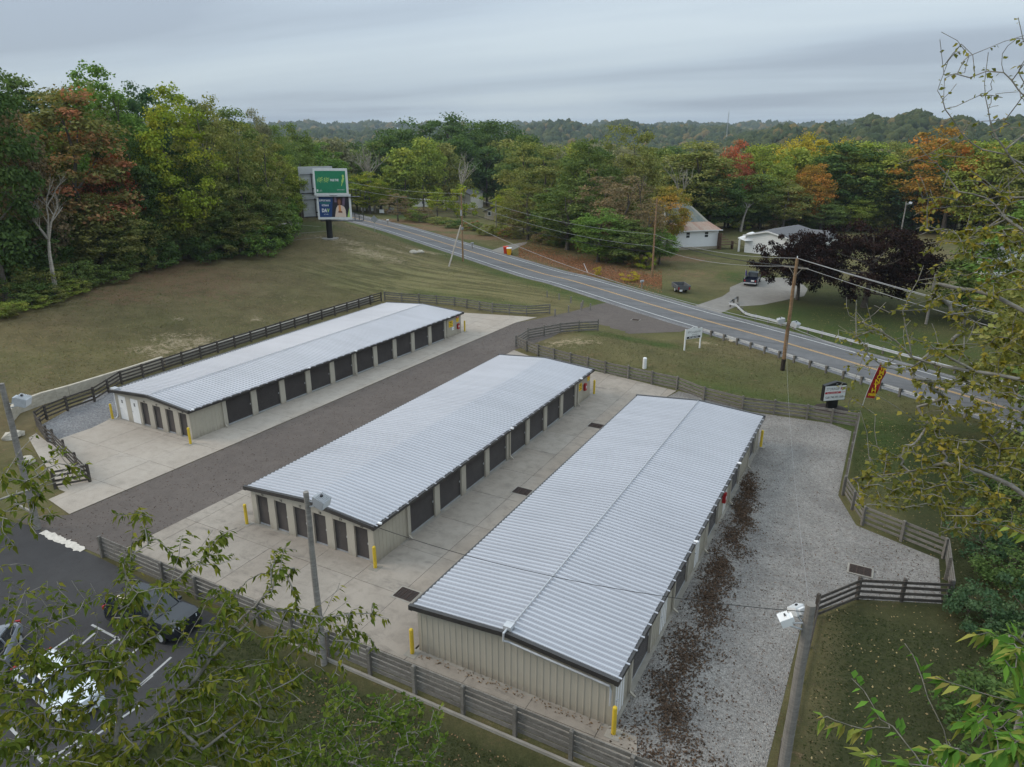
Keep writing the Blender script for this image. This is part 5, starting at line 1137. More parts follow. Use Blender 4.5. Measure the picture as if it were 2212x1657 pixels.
for i in range(4): variant('round%d' % i, H=20., r=.34, seed=10+i, zc=10.8, rx=5.3, rz=8.6, ncl=128, nl=92, leaf=.22)
for i in range(3): variant('tall%d' % i, H=24., r=.36, seed=30+i, zc=12.6, rx=4.4, rz=11., ncl=132, nl=92, leaf=.22)
for i in range(2): variant('loose%d' % i, H=20., r=.3, seed=40+i, zc=11.2, rx=5., rz=8., ncl=72, nl=62, leaf=.20, clump=1.15)
for i in range(2): variant('oak%d' % i, H=20., r=.5, seed=50+i, zc=10.5, rx=8.2, rz=9., ncl=165, nl=95, leaf=.24, clump=1.6)
for i in range(2): variant('cone%d' % i, H=20., r=.3, seed=60+i, zc=9., rx=4.2, rz=9.5, ncl=95, nl=75, leaf=.19, clump=1.0, tri=.72)
for i in range(3): variant('bush%d' % i, H=4., r=.06, seed=70+i, zc=1.7, rx=2.1, rz=1.9, ncl=26, nl=75, leaf=.12, clump=.62)
for i in range(3): variant('back%d' % i, H=20., r=.3, seed=80+i, zc=10., rx=6., rz=9.2, ncl=70, nl=62, leaf=.42, clump=1.9)
variant('spread', H=11., r=.42, seed=93, zc=6.0, rx=8.4, rz=4.8, ncl=210, nl=90, leaf=.18, clump=1.05, lobes=8, hollow=.3)
variant('spread2', H=11., r=.42, seed=95, zc=6.0, rx=8.4, rz=4.8, ncl=210, nl=90, leaf=.18, clump=1.05, lobes=8, hollow=.3)
COL = {'dark': ((0.069, 0.113, 0.041), (0.099, 0.145, 0.05)), 'mid': ((0.115, 0.16, 0.055), (0.155, 0.19, 0.065)), 'olive': ((0.17, 0.185, 0.065), (0.235, 0.22, 0.085)), 'lime': ((0.2, 0.25, 0.06), (0.28, 0.29, 0.07)), 'bright': ((0.115, 0.19, 0.05), (0.15, 0.22, 0.06)), 'yel': ((0.2, 0.25, 0.04), (0.33, 0.31, 0.05)), 'amber': ((0.248, 0.221, 0.062), (0.497, 0.262, 0.069)), 'orange': ((0.3, 0.19, 0.05), (0.52, 0.22, 0.06)), 'red': ((0.3, 0.12, 0.07), (0.48, 0.11, 0.08)), 'rust': ((0.15, 0.15, 0.06), (0.36, 0.14, 0.09)), 'brown': ((0.172, 0.135, 0.091), (0.241, 0.172, 0.108)), 'purple': ((.017,.011,.012), (.042,.024,.024)), 'blue': ((0.058, 0.105, 0.058), (0.08, 0.124, 0.066)), 'gold': ((0.331, 0.276, 0.041), (0.497, 0.373, 0.062)), 'grey': ((0.186, 0.186, 0.127), (0.235, 0.221, 0.152))}
def tree(x, y, h, w_, var, col, label, group=None, name='broadleaf_tree', cat='tree', z=None, bark=None, jit=.12):
    cm, tm, H0, rx = TV[var]; z = float(hgt(x, y)) if z is None else z
    t = thing(name, label, cat, (x, y, z), random.uniform(0, 6.28), group)
    sx_ = w_/2/rx; t.scale = (sx_, sx_, h/H0)
    a = obj('crown' if cat == 'tree' else 'foliage', cm, t); tr = obj('trunk' if cat == 'tree' else 'stem', tm, t)
    c1, c2 = COL[col]; k = 1.12+random.uniform(-jit, jit); a.color = (c1[0]*k, c1[1]*k, c1[2]*k, 1); a['c2'] = [c2[0]*k, c2[1]*k, c2[2]*k]
    if bark: tr.material_slots[0].link = 'OBJECT'; tr.material_slots[0].material = bark
    return t
def tpx(xb, yb, yt, w_px, var, col, label, dist=None, group=None, **k):
    if dist: x, y = polar(xb, dist)
    else: x, y = at(xb, yb)
    z = float(hgt(x, y)); h = zat(xb, yt, x, y) - z; D = math.sqrt(x*x+y*y+(CAMH-z-h/2)**2); w_ = w_px*D/F/math.cos(math.atan((xb-CX)/F))**0
    return tree(x, y, max(h, 1.5), w_, var, col, label, group, z=z, **k)
CN = dict(dark='dark green', mid='mid green', olive='olive', lime='pale green', bright='bright green', yel='yellow green', amber='amber', orange='orange', red='red', rust='rust red', brown='brown', blue='blue green', gold='golden', grey='grey green')
def where(x):
    for lim, s_ in ((90,'at the left edge'),(240,'near the dead pale tree'),(330,'behind the red maple'),(430,'behind the yellow green tree'),(560,'right of the yellow green tree'),(650,'left of the billboard'),(790,'behind the billboard'),(890,'right of the billboard'),(1050,'by the two big oaks'),(1150,'above the driveway with bins'),(1320,'above the wooded bank'),(1460,'behind the bare topped pole'),(1590,'above the white barn'),(1690,'above the white house'),(1800,'above the left purple tree'),(1950,'above the large purple tree'),(2090,'above the right pines'),(9999,'at the right edge')):
        if x < lim: return s_
rv = lambda k, n: '%s%d' % (k, random.randrange(n))
# ---- left wood, front row then rows behind
WL = 'wood on the left behind the meadow'
for a in [(18,655,128,200,'round1','dark','tall dark green tree at left edge of the wood'),(95,618,215,130,'tall0','brown','brownish thin tree between dark tree and red maple'),
          (205,592,178,190,'tall1','rust','tall maple turning red and orange in the left wood'),(262,575,330,110,'round0','red','lower red maple boughs beside the tall rust maple'),(225,596,410,150,'round2','olive','olive green tree below the red maple'),
          (388,562,200,120,'tall2','yel','bright yellow green tree standing forward in left wood'),(322,572,290,120,'round3','dark','dark tree between red maple and yellow green tree'),
          (345,566,430,110,'round0','mid','small green tree at foot of yellow green tree'),(470,548,205,140,'loose1','olive','tall grey green tree right of yellow green tree'),(432,552,330,110,'round2','dark','dark tree behind right of yellow green tree'),
          (535,538,255,120,'loose0','olive','loose olive tree above fallen branches'),(590,525,268,110,'loose1','olive','olive tree near billboard in left wood'),(625,508,330,90,'round0','lime','light green tree left of billboard'),(560,536,400,120,'round3','mid','round green tree at meadow edge left of billboard'),(612,520,420,90,'bush1','bright','bright shrub mass left of billboard')]:
    tpx(*a, group=WL)
random.seed(21)
for a in [(-60,150,115,170,'dark'),(60,150,150,130,'mid'),(150,150,190,120,'mid'),(255,135,158,130,'bright'),(205,150,170,120,'olive'),(330,140,170,90,'blue'),(300,150,195,110,'mid'),(375,150,215,110,'mid'),(440,150,212,110,'olive'),(505,155,225,110,'mid'),(555,165,240,70,'grey'),(580,170,268,100,'mid'),(640,185,270,90,'mid'),(-20,120,250,150,'dark'),(120,125,330,130,'dark'),(290,125,320,120,'dark'),(480,140,300,120,'dark'),(90,140,260,110,'dark'),(400,140,300,110,'dark'),(530,150,330,110,'dark'),(180,140,280,100,'mid'),(600,165,330,100,'dark')]:
    tpx(a[0], 0, a[2], a[3], rv('tall' if a[2] < 240 else 'round', 3), a[4], CN[a[4]]+' tree in back rows of left wood '+where(a[0]), dist=a[1], group='back rows of the left wood')
for i in range(26):   # undergrowth along the wood's edge
    x = -10 + i*24.5 + random.uniform(-8, 8); yb = np.interp(x, [0,125,250,380,560,640], [668,628,603,575,552,515]) + random.uniform(-14, 4)
    tpx(x, yb, yb-random.uniform(38, 85), random.uniform(55, 95), rv('bush', 3), (cc := random.choice(['dark','mid','mid','olive','dark','bright'])), CN[cc]+' shrub in undergrowth of left wood '+where(x), group='undergrowth shrubs along the left wood', name='edge_shrub', cat='shrub')
for i in range(12):
    x = i*17 + random.uniform(-6,6); yb = np.interp(x, [0,125,250], [690,645,610]) + random.uniform(-4, 3)
    tpx(x, yb, yb-random.uniform(20,34), random.uniform(35,60), rv('bush',3), (cc := random.choice(['lime','olive','mid'])), 'low '+CN[cc]+' weeds at meadow edge '+where(x), group='low weeds along the left wood', name='edge_weed', cat='shrub')
# ---- trees behind the billboard and across the road
GC = 'trees across the road'
for a in [(700,455,302,115,'round2','bright','bright green tree directly behind billboard'),(655,470,330,90,'round0','mid','green tree left behind billboard'),(745,450,345,80,'loose0','olive','loose olive tree right behind billboard'),(800,462,372,80,'round1','yel','yellow green tree right of billboard'),
          (845,440,288,130,'round3','dark','dark tree left of the big oak'),(900,440,330,110,'round1','mid','green tree at left foot of big oak'),(968,438,246,200,'oak0','dark','huge dark green oak rising above the wood'),(1078,440,252,170,'oak1','dark','second huge dark oak right of the first'),
          (860,478,412,60,'loose1','brown','reddish brown thin tree beside far driveway'),(1005,470,402,60,'bush0','yel','yellow shrub tree in front of cream house'),(945,468,405,50,'loose0','yel','pale leaning shrub left of cream house'),(1100,478,405,65,'round2','yel','yellow green tree right of thin grey pole'),
          (1175,508,318,140,'round3','olive','tall light olive tree above wooded bank'),(1140,520,395,110,'loose1','olive','sparse olive tree left on wooded bank'),(1225,540,398,140,'round0','mid','full green tree on wooded bank'),(1292,566,452,125,'round1','bright','bright green maple with bare trunk on wooded bank'),
          (1345,556,375,150,'loose0','brown','brown half bare tree on wooded bank'),(1300,540,365,120,'loose1','brown','grey brown bare twigged tree on wooded bank'),(1368,572,470,110,'round2','mid','dark green low tree beside bare topped pole'),(1440,542,400,80,'round0','amber','green and amber tree beside white barn'),(1395,570,430,70,'loose1','brown','rust brown low tree behind bare topped pole'),
          (1270,520,292,130,'round2','mid','tall green tree behind the wooded bank'),(1362,515,283,105,'round3','olive','tall olive tree behind brown trees'),(1495,500,300,140,'tall1','olive','tall olive tree behind white barn'),(1572,492,306,75,'round1','red','scarlet tree among green ones above white barn'),(1530,500,360,130,'round0','dark','dark full tree right behind white barn'),
          (1640,492,305,120,'round2','lime','pale green tree right of scarlet tree'),(1605,494,380,110,'round3','mid','green tree below scarlet tree'),(1738,498,352,85,'round0','orange','orange maple in tree line above purple tree'),(1735,478,288,150,'oak0','gold','dull golden broad tree above orange maple'),(1798,494,300,125,'tall0','dark','dark pointed tree in the right tree line'),(1858,494,300,110,'tall1','lime','pale yellow green tree right of dark pointed tree'),
          (1915,496,310,90,'round1','olive','olive tree before blue green conifer'),(1965,500,322,130,'cone0','blue','dark blue green conifer in right tree line'),(1690,500,385,100,'loose0','olive','thin olive tree behind white house'),(1830,500,430,80,'round3','lime','low bright tree behind purple tree'),(1770,500,420,80,'round2','mid','low green tree left of dark trunks'),(2035,510,285,110,'tall2','orange','orange brown tree behind right branches'),(2110,515,300,130,'round0','lime','pale green tree behind right branches'),(2185,520,300,130,'round1','olive','olive tree at right edge of tree line'),
          (2075,690,455,140,'cone1','mid','tall green pine right of purple tree'),(2165,705,430,170,'cone0','bright','second green pine at right edge beyond road'),(2235,720,470,150,'cone1','mid','third green pine cut by right edge beyond road')]:
    tpx(*a[:3], a[3]*1.12, *a[4:], group=GC)
tpx(1722, 648, 494, 172, 'spread', 'purple', 'dark purple leaved tree by the driveway, left one')
tpx(1866, 664, 482, 275, 'spread2', 'purple', 'largest dark purple leaved tree across the road')
random.seed(55)
for i in range(30):
    x = 1462 + i*26 + random.uniform(-8,8); yb = 494 + random.uniform(-5,3) + max(0,(x-1900)*.04); cc = random.choice(['mid','dark','olive','mid','lime','dark'])
    tpx(x, yb, yb-random.uniform(55,110), random.uniform(55,85), rv('round',4), cc, CN[cc]+' low tree filling the tree line '+where(x), group='low trees filling the tree line')
for i in range(16):
    x = 650 + i*30 + random.uniform(-8,8); yb = np.interp(x, [650,800,1000,1100], [462,455,458,470]); cc = random.choice(['mid','dark','olive','lime','dark'])
    if 890 < x < 1075: continue
    tpx(x, yb, yb-random.uniform(35,75), random.uniform(45,70), rv('round',4), cc, CN[cc]+' low tree filling the wood '+where(x), group='low trees filling the tree line')
for i in range(15):
    x = 1110 + i*22 + random.uniform(-8,8); yb = np.interp(x, [1110,1200,1300,1420], [500,522,545,570]); cc = random.choice(['mid','dark','olive','brown','mid','bright'])
    tpx(x, yb, yb-random.uniform(50,95), random.uniform(60,85), rv('round',4), cc, CN[cc]+' low tree filling the wooded bank '+where(x), group='low trees filling the tree line')
for i in range(14):
    x = -20 + i*46 + random.uniform(-10,10); yb = np.interp(x, [0,125,250,380,560,640], [640,605,582,560,540,505]); cc = random.choice(['dark','dark','mid','olive'])
    tpx(x, yb, yb-random.uniform(110,190), random.uniform(95,130), rv('round',4), cc, CN[cc]+' low tree inside left wood '+where(x), group='low trees inside the left wood')
# rows behind, left to right
random.seed(33)
for i in range(40):
    x = 640 + i*40 + random.uniform(-14,14); d = random.uniform(205, 260) if x > 1100 else random.uniform(225, 300)
    yt = np.interp(x, [640,760,850,960,1100,1200,1300,1400,1500,1600,1750,1900,2050,2212], [280,296,290,300,285,300,305,300,312,330,308,312,300,300]) + random.uniform(-6, 16)
    tpx(x, 0, yt, random.uniform(75,115), rv('back',3), (cc := random.choice(['dark','mid','mid','olive','dark','grey','lime'] if x < 1500 else ['mid','olive','lime','amber','dark'])), CN[cc]+' tree in second row across the road '+where(x), dist=d, group='second row trees across the road')
for i in range(58):
    x = 560 + i*30 + random.uniform(-14,14); d = random.uniform(310, 430)
    yt = np.interp(x, [560,760,850,1100,1200,1300,1400,1500,1700,1900,2212], [285,292,290,292,298,300,304,306,302,300,296]) + random.uniform(0, 14)
    tpx(x, 0, yt, random.uniform(45,75), rv('back',3), (cc := random.choice(['dark','mid','dark','olive','grey','dark'])), CN[cc]+' tree in the far valley wood '+where(x), dist=d, group='valley trees behind the second row')
# shrubs on the far bank
for a in [(1362,607,592,40,'bush0','gold','yellow orange shrub beside mailbox across the road','c'),(1290,596,572,18,'bush1','gold','small yellow shrub in red leaf litter','c')]: tpx(*a[:7], name='roadside_shrub', cat='shrub')
for i in range(44):
    x = 880 + i*12.2 + random.uniform(-6,6); yb = np.interp(x, [880,960,1080,1140,1300,1420], [478,490,515,520,560,592]) + random.uniform(-10, 0)
    if 1120 < x < 1150: continue
    tpx(x, yb, yb-random.uniform(14,40)*(.55 if 920 < x < 1065 else 1), random.uniform(25,52), rv('bush',3), (cc := random.choice(['olive','yel','mid','dark','olive','rust','brown','mid'])), CN[cc]+' roadside shrub on the far bank '+where(x), group='weedy shrubs on the far bank', name='roadside_shrub', cat='shrub')
for i in range(26):
    x = 1480 + i*28 + random.uniform(-9,9); yb = 497 + random.uniform(-6,4) + max(0,(x-1900)*.05)
    tpx(x, yb, yb-random.uniform(20,48), random.uniform(32,60), rv('bush',3), (cc := random.choice(['lime','olive','dark','mid','brown','mid'])), CN[cc]+' undergrowth shrub at foot of tree line '+where(x), group='undergrowth of the right tree line', name='edge_shrub', cat='shrub')
for a in [(2130,1370,1275,110,'bush0','blue','dark green shrub beyond corner of lower lawn'),(2215,1380,1230,150,'bush1','blue','large dark shrub at right edge beyond fence corner'),(2190,1480,1350,150,'bush2','dark','dark shrub at right edge of lower lawn'),(2120,1600,1480,190,'bush0','dark','dark ground shrub at lower right corner')]: tpx(*a, name='lawn_shrub', cat='shrub')
# trees standing beyond the right corner of the lot
for a in [(2300,1010,430,330,'round2','olive','olive tree beyond right fence corner'),(2330,1200,640,300,'round1','mid','green tree at right edge beside lawn'),(2290,860,520,220,'round3','olive','olive tree beside road at right edge')]: tpx(*a)
for i, (x, yb, w_, h_, cc) in enumerate([(2120,1190,120,70,'blue'),(2195,1150,130,90,'mid'),(2170,1260,120,80,'dark'),(2220,1060,150,120,'olive'),(2140,1060,90,50,'dark'),(2090,1330,80,50,'blue')]): tpx(x, yb, yb-h_, w_, rv('bush',3), cc, ['round blue green shrub','taller mid green shrub','dark shrub','large olive shrub','low dark shrub','small blue green shrub'][i]+' beyond right corner of the fence', name='lawn_shrub', cat='shrub')
# ---- bare trees
def bare(px_, py_, yt, label, seed, mat, n=5, spread=.5, r=.2, dist=None, fork=.45, name='bare_tree'):
    x, y = polar(px_, dist) if dist else at(px_, py_); z = float(hgt(x, y)); H_ = zat(px_, yt, x, y) - z
    t = thing(name, label, 'tree', (x, y, z)); rs = random.Random(seed); b = MB()
    def br(p, d, L, r_, dep):
        q = [p]; k = 4
        for i in range(k): d = (d + Vector((rs.uniform(-1,1), rs.uniform(-1,1), rs.uniform(-.2,.5)))*.16).normalized(); q.append(q[-1]+d*L/k)
        b.tube(q, [r_*(1-.55*i/k) for i in range(k+1)], 6 if r_ > .06 else 4, cap=False)
        if dep:
            for j in range(rs.choice([2,3,3])):
                i = rs.choice([2,3,4]); dd = (d + Vector((rs.uniform(-1,1), rs.uniform(-1,1), rs.uniform(-.1,.5)))*spread*1.5).normalized(); br(q[i], dd, L*rs.uniform(.5,.75), r_*.48, dep-1)
    br(Vector((0,0,-.3)), Vector((0,0,1)), H_*fork, r, 0)
    top = Vector(b.v[-1])*0 + sum((Vector(q) for q in b.v[-6:]), Vector())/6
    for j in range(n): br(top, Vector((rs.uniform(-1,1)*spread, rs.uniform(-1,1)*spread, 1)).normalized(), H_*(1-fork)*rs.uniform(.45,.62), r*.5, 3)
    b.build('trunk', mat, t); return t
bare(126, 645, 380, 'dead pale barked tree standing before left wood', 3, m_bark_p, 4, .5, .36, fork=.52)
for k, (a, lb) in enumerate([((772,0,308),'dead pale branches above wood right of billboard'),((800,0,322),'dead grey crown right of billboard'),((985,0,330),'bare grey tree left of the oak row')]): bare(a[0], 0, a[2], lb, 20+k, m_bark_p, 6, .7, .35, dist=225, fork=.55)
bare(1400, 560, 372, 'tall dead conifer with bare drooping twigs behind pole', 31, m_bark, 3, .3, .22, fork=.8); bare(1600, 500, 420, 'pale broken dead trunk beside white house', 35, m_bark_p, 2, .7, .4, fork=.55); bare(1455, 520, 340, 'bare pale limbs above amber tree', 41, m_bark_p, 4, .5, .25, fork=.5); bare(520, 545, 455, 'fallen grey dead branches at meadow edge of left wood', 47, m_bark_p, 7, 1.6, .16, fork=.25)
# ---- far wooded hills: one canopy
rs = np.random.RandomState(77); tv = []; tf = []
for s in range(4):
    r2 = np.random.RandomState(200+s); nu, nv = 9, 4; v = [(0,0,1.0)]
    for j in range(1, nv+1):
        th = j/nv*1.75
        for i in range(nu): k = 1+.22*r2.randn(); v.append((math.sin(th)*math.cos(i*6.283/nu)*k, math.sin(th)*math.sin(i*6.283/nu)*k, math.cos(th)*(1+.15*r2.randn())))
    f = [(0, 1+i, 1+(i+1) % nu) for i in range(nu)]
    for j in range(nv-1):
        for i in range(nu): a, b_ = 1+j*nu+i, 1+j*nu+(i+1) % nu; f += [(a, a+nu, b_+nu), (a, b_+nu, b_)]
    tv.append(np.array(v)); tf.append(np.array(f))
Vs, Fs, Ks = [], [], []; off = 0; cnt = 0
def scatter(n, r0, r1, a0, a1, size):
    global off
    r = np.sqrt(rs.uniform(r0*r0, r1*r1, n)); az = np.radians(rs.uniform(a0, a1, n)); fx, fy = np.cos(az), np.sin(az)
    x = r*(np.sin(az)*_c - np.cos(az)*_s); y = r*(np.sin(az)*_s + np.cos(az)*_c); z = hgt(x, y); rd_ = road_d(x, y)
    for k in range(4):
        i = np.arange(k, n, 4); i = i[rd_[i] < -60]; m = len(i); s_ = size*rs.uniform(.65, 1.4, m)[:, None]; sz = s_*rs.uniform(1.05, 1.45, m)[:, None]; a = rs.uniform(0, 6.28, m)[:, None]; t = tv[k][None]
        v = np.stack([(t[..., 0]*np.cos(a)-t[..., 1]*np.sin(a))*s_+x[i][:, None], (t[..., 0]*np.sin(a)+t[..., 1]*np.cos(a))*s_+y[i][:, None], t[..., 2]*sz+(z[i]+rs.uniform(7, 11, m))[:, None]], -1)
        nv_ = tv[k].shape[0]; Vs.append(v.reshape(-1, 3)); Fs.append((tf[k][None]+np.arange(m)[:, None, None]*nv_).reshape(-1, 3)+off); Ks.append(np.repeat(rs.rand(m), len(tf[k]))); off += m*nv_
scatter(3400, 430, 760, -42, 42, 4.2); scatter(7000, 760, 1350, -42, 42, 5.); scatter(5200, 1350, 2150, -40, 42, 6.8); scatter(3000, 2200, 3300, -40, 30, 11)
hm = np_mesh('far_forest', np.concatenate(Vs), np.concatenate(Fs), m_hill, dict(k=('FACE', np.concatenate(Ks))))
q = obj('far_forest', hm); q['kind'] = 'stuff'; q['label'] = 'distant wooded hills along the horizon'
# ------------------------------------------------------------------ trees close to the drone: real twigs and single leaves
class NearTree:
    def __init__(s, seed): s.rs = np.random.RandomState(seed); s.p = []; s.par = []; s.tips = []
    def add(s, p, par): s.p.append(np.array(p, float)); s.par.append(par); return len(s.p)-1
    def arr(s):
        if not hasattr(s, '_a') or len(s._a) < len(s.p): s._a = np.array(s.p) if not hasattr(s, '_a') else np.concatenate([s._a, np.array(s.p[len(s._a):])])
        return s._a[:len(s.p)]
    def trunk(s, base, top, n=24):
        base, top = np.array(base, float), np.array(top, float); i = s.add(base, -1)
        for k in range(1, n+1): i = s.add(base+(top-base)*k/n + np.append(s.rs.randn(2)*.06, 0), i)
    def near(s, q):
        P_ = s.arr(); d = np.linalg.norm(P_-q, axis=1) + np.maximum(0, P_[:, 2]-q[2])*.6; return int(np.argmin(d)), float(d.min())
    def path(s, i, q, wob=.05, sag=.04):
        a = s.p[i]; L_ = np.linalg.norm(q-a); n = max(2, int(L_/.28)); ph = s.rs.randn(3)*wob*L_*.5
        for k in range(1, n+1):
            t = k/n; w_ = math.sin(math.pi*t); i = s.add(a+(q-a)*t + ph*w_ + np.array([0,0,sag*L_*w_]) + s.rs.randn(3)*.012, i)
        return i
    def guide(s, pts, leaves=0):
        q = [np.array(p) for p in pts]; i, _ = s.near(q[0]); i = s.path(i, q[0])
        for p in q[1:]: i = s.path(i, p, .03, 0.)
        s.tips.append((i, leaves))
    def fill(s, pts, leaves):
        todo = [np.array(p) for p in pts]; todo.sort(key=lambda q: s.near(q)[1])
        for q in todo:
            i, d = s.near(q); s.tips.append((s.path(i, q), leaves))
    def build(s, root, leaf, rtip=.005, expo=.46, droop=.6, wid=.42, mat=m_bark_n, leafm=None, col='bright', span=.5, rmax=.3, cjit=1.):
        n = len(s.p); P_ = np.array(s.p); par = np.array(s.par); cnt = np.zeros(n)
        ch = np.zeros(n, int)
        for i in range(n):
            if par[i] >= 0: ch[par[i]] += 1
        cnt[ch == 0] = 1
        for i in range(n-1, 0, -1): cnt[par[i]] += cnt[i]
        R_ = np.minimum(rtip*np.maximum(cnt, 1)**expo, rmax)
        V, Fc = [], []; o = 0
        for i in range(1, n):
            a, b = P_[par[i]], P_[i]; d = b-a; l = np.linalg.norm(d)
            if l < 1e-5: continue
            d /= l; k = 5 if R_[i] > .02 else 3
            u = np.cross(d, [0,0,1.] if abs(d[2]) < .9 else [1.,0,0]); u /= np.linalg.norm(u); w_ = np.cross(d, u)
            for q, r in ((a, min(R_[par[i]], R_[i]*1.35)), (b+d*R_[i]*.3, R_[i])):
                for j in range(k): t = 2*math.pi*j/k; V.append(q+(u*math.cos(t)+w_*math.sin(t))*r)
            for j in range(k): Fc.append((o+j, o+(j+1) % k, o+k+(j+1) % k, o+k+j))
            o += 2*k
        me = np_mesh('branches', np.array(V), np.array(Fc), mat); tr = obj('trunk', me, root); tr.location = -root.location
        # leaves along the last stretch of every twig
        rs = s.rs; B, D, S_, KK = [], [], [], []
        for i, m in s.tips:
            if not m: continue
            run = [i]; L_ = 0
            while par[run[-1]] >= 0 and L_ < span*rs.uniform(.7, 1.4): L_ += np.linalg.norm(P_[run[-1]]-P_[par[run[-1]]]); run.append(par[run[-1]])
            kk = rs.rand()
            for q in range(max(1, int(m*rs.uniform(.6, 1.4)))):
                f_ = rs.rand()**1.3*(len(run)-1); a = int(f_); b = min(a+1, len(run)-1); p = P_[run[a]]*(1-(f_-a)) + P_[run[b]]*(f_-a)
                ax = P_[run[0]]-P_[run[-1]]; ax /= np.linalg.norm(ax)+1e-6
                d = rs.randn(3); d -= ax*(d@ax); d /= np.linalg.norm(d)+1e-6; d = d*.8 + ax*.55; d[2] -= droop*rs.uniform(.4, 1.3); d /= np.linalg.norm(d)
                B.append(p); D.append(d); S_.append(leaf*rs.uniform(.5, 1.28)); KK.append(np.clip(kk*.6+rs.rand()*.4, 0, 1)*cjit)
        B, D, S_ = np.array(B), np.array(D), np.array(S_)[:, None]; m = len(B)
        sd_ = np.cross(D, np.array([0,0,1.])+rs.randn(m,3)*.35); sd_ /= np.linalg.norm(sd_, axis=1, keepdims=True)+1e-9; up = np.cross(sd_, D)
        st = B + D*S_*.12; M_ = st + D*S_*.45 - up*S_*.05; L1 = st + D*S_*.38 + sd_*S_*wid*.5 + up*S_*.05; R1 = st + D*S_*.38 - sd_*S_*wid*.5 + up*S_*.05
        T = st + D*S_*1.0; T[:, 2] -= (S_[:, 0]*.22*droop)
        v = np.stack([st, L1, M_, R1, T], 1).reshape(-1, 3); b5 = np.arange(m)[:, None]*5
        f = np.concatenate([b5+np.array(q) for q in ((0,2,1),(0,3,2),(1,2,4),(2,3,4))], 1).reshape(-1, 3)
        vr = np.repeat(rs.rand(m), 4); kr = np.repeat(np.array(KK), 4)
        lm = np_mesh('leaves', v, f, m_leaf_near, dict(v=('FACE', vr), k=('FACE', kr))); c = obj('crown', lm, root); c.location = -root.location
        c1, c2 = NCOL[col]; c.color = (*c1, 1); c['c2'] = list(c2); return m
NCOL = dict(green=((.092,.124,.024),(.22,.205,.036)), fresh=((.082,.132,.028),(.16,.20,.040)), aspen=((.150,.155,.045),(.32,.25,.05)), br=((.10,.21,.04),(.45,.30,.11)), dk=((.10,.085,.04),(.17,.12,.05)))
def zone(rs, n, x0, x1, y0, y1, d0, d1):
    return [np.array(pt(rs.uniform(x0, x1), rs.uniform(y0, y1), rs.uniform(d0, d1))) for _ in range(n)]
G_ = lambda q, d: [np.array(pt(x, y, d if not isinstance(d, (list, tuple)) else d[0]+(d[1]-d[0])*i/(len(q)-1))) for i, (x, y) in enumerate(q)]
def near_tree(seed, px_, py_, d, label, ztop_extra=0., name='near_tree'):
    t = NearTree(seed); c = pt(px_, py_, d); g = float(hgt(c.x, c.y)); root = thing(name, label, 'tree', (c.x, c.y, g)); t.trunk((c.x, c.y, g-.3), (c.x, c.y, c.z+ztop_extra)); return t, root, np.random.RandomState(seed+500)
# lower left tree
T, root, rs = near_tree(1, 250, 1690, 12.2, 'near green tree with drooping leaves over the parking lot')
T.guide(G_([(250,1610),(267,1404),(308,1354),(358,1276),(408,1228),(429,1215),(459,1167),(513,1140)], (12.,11.)), 14)
T.guide(G_([(262,1420),(262,1308),(276,1278),(285,1171),(292,1098)], (11.8,11.2)), 14)
T.guide(G_([(300,1580),(420,1470),(509,1354),(550,1315),(586,1274),(593,1198)], (12.,11.2)), 14)
T.guide(G_([(520,1365),(568,1320),(618,1323),(696,1336),(804,1322),(838,1338)], (11.6,11.2)), 12)
T.guide(G_([(586,1280),(604,1230),(616,1180)], 11.2), 12); T.guide(G_([(696,1336),(716,1290),(738,1255)], 11.2), 11); T.guide(G_([(440,1620),(527,1553)], 11.5), 8); T.guide(G_([(430,1218),(462,1222),(508,1206)], 11.1), 10); T.guide(G_([(370,1262),(384,1200),(388,1160)], 11.2), 12)
for n, z, l in [(18,(250,330,1110,1300),13),(20,(340,520,1140,1260),13),(26,(560,640,1180,1400),13),(32,(640,820,1290,1400),13),(84,(230,520,1265,1400),13),(300,(-20,420,1390,1670),14),(190,(420,660,1420,1670),13),(64,(0,240,1250,1420),9),(26,(620,760,1380,1480),8)]:
    T.fill(zone(rs, n, *z, 10.4, 13.), l)
T.build(root, .118, col='green', droop=.8, wid=.40, rmax=.085, expo=.40)
# left sapling
T, root, rs = near_tree(2, -70, 1230, 11., 'near green branches entering from the left edge by light pole')
T.guide(G_([(-40,1090),(30,1000),(66,948),(80,938)], 11.), 7); T.guide(G_([(-30,1090),(70,1060),(150,1010),(185,1000)], 11.), 10)
for n, z, l in [(24,(0,130,985,1120),10),(10,(100,175,970,1040),9),(14,(-20,100,1100,1240),8)]: T.fill(zone(rs, n, *z, 10.2, 11.8), l)
T.build(root, .105, col='green', droop=.75, rmax=.12)
# bright bushy tree below centre
T, root, rs = near_tree(3, 760, 1760, 15.5, 'bright green bushy treetop at bottom centre')
for n, z, l in [(70,(720,960,1560,1670),17),(34,(790,900,1495,1570),17),(34,(690,780,1470,1600),15),(60,(560,720,1580,1680),15),(26,(860,960,1520,1600),13)]: T.fill(zone(rs, n, *z, 13.2, 15.8), l)
T.build(root, .095, col='fresh', droop=.35, wid=.6, rmax=.14, span=.4)
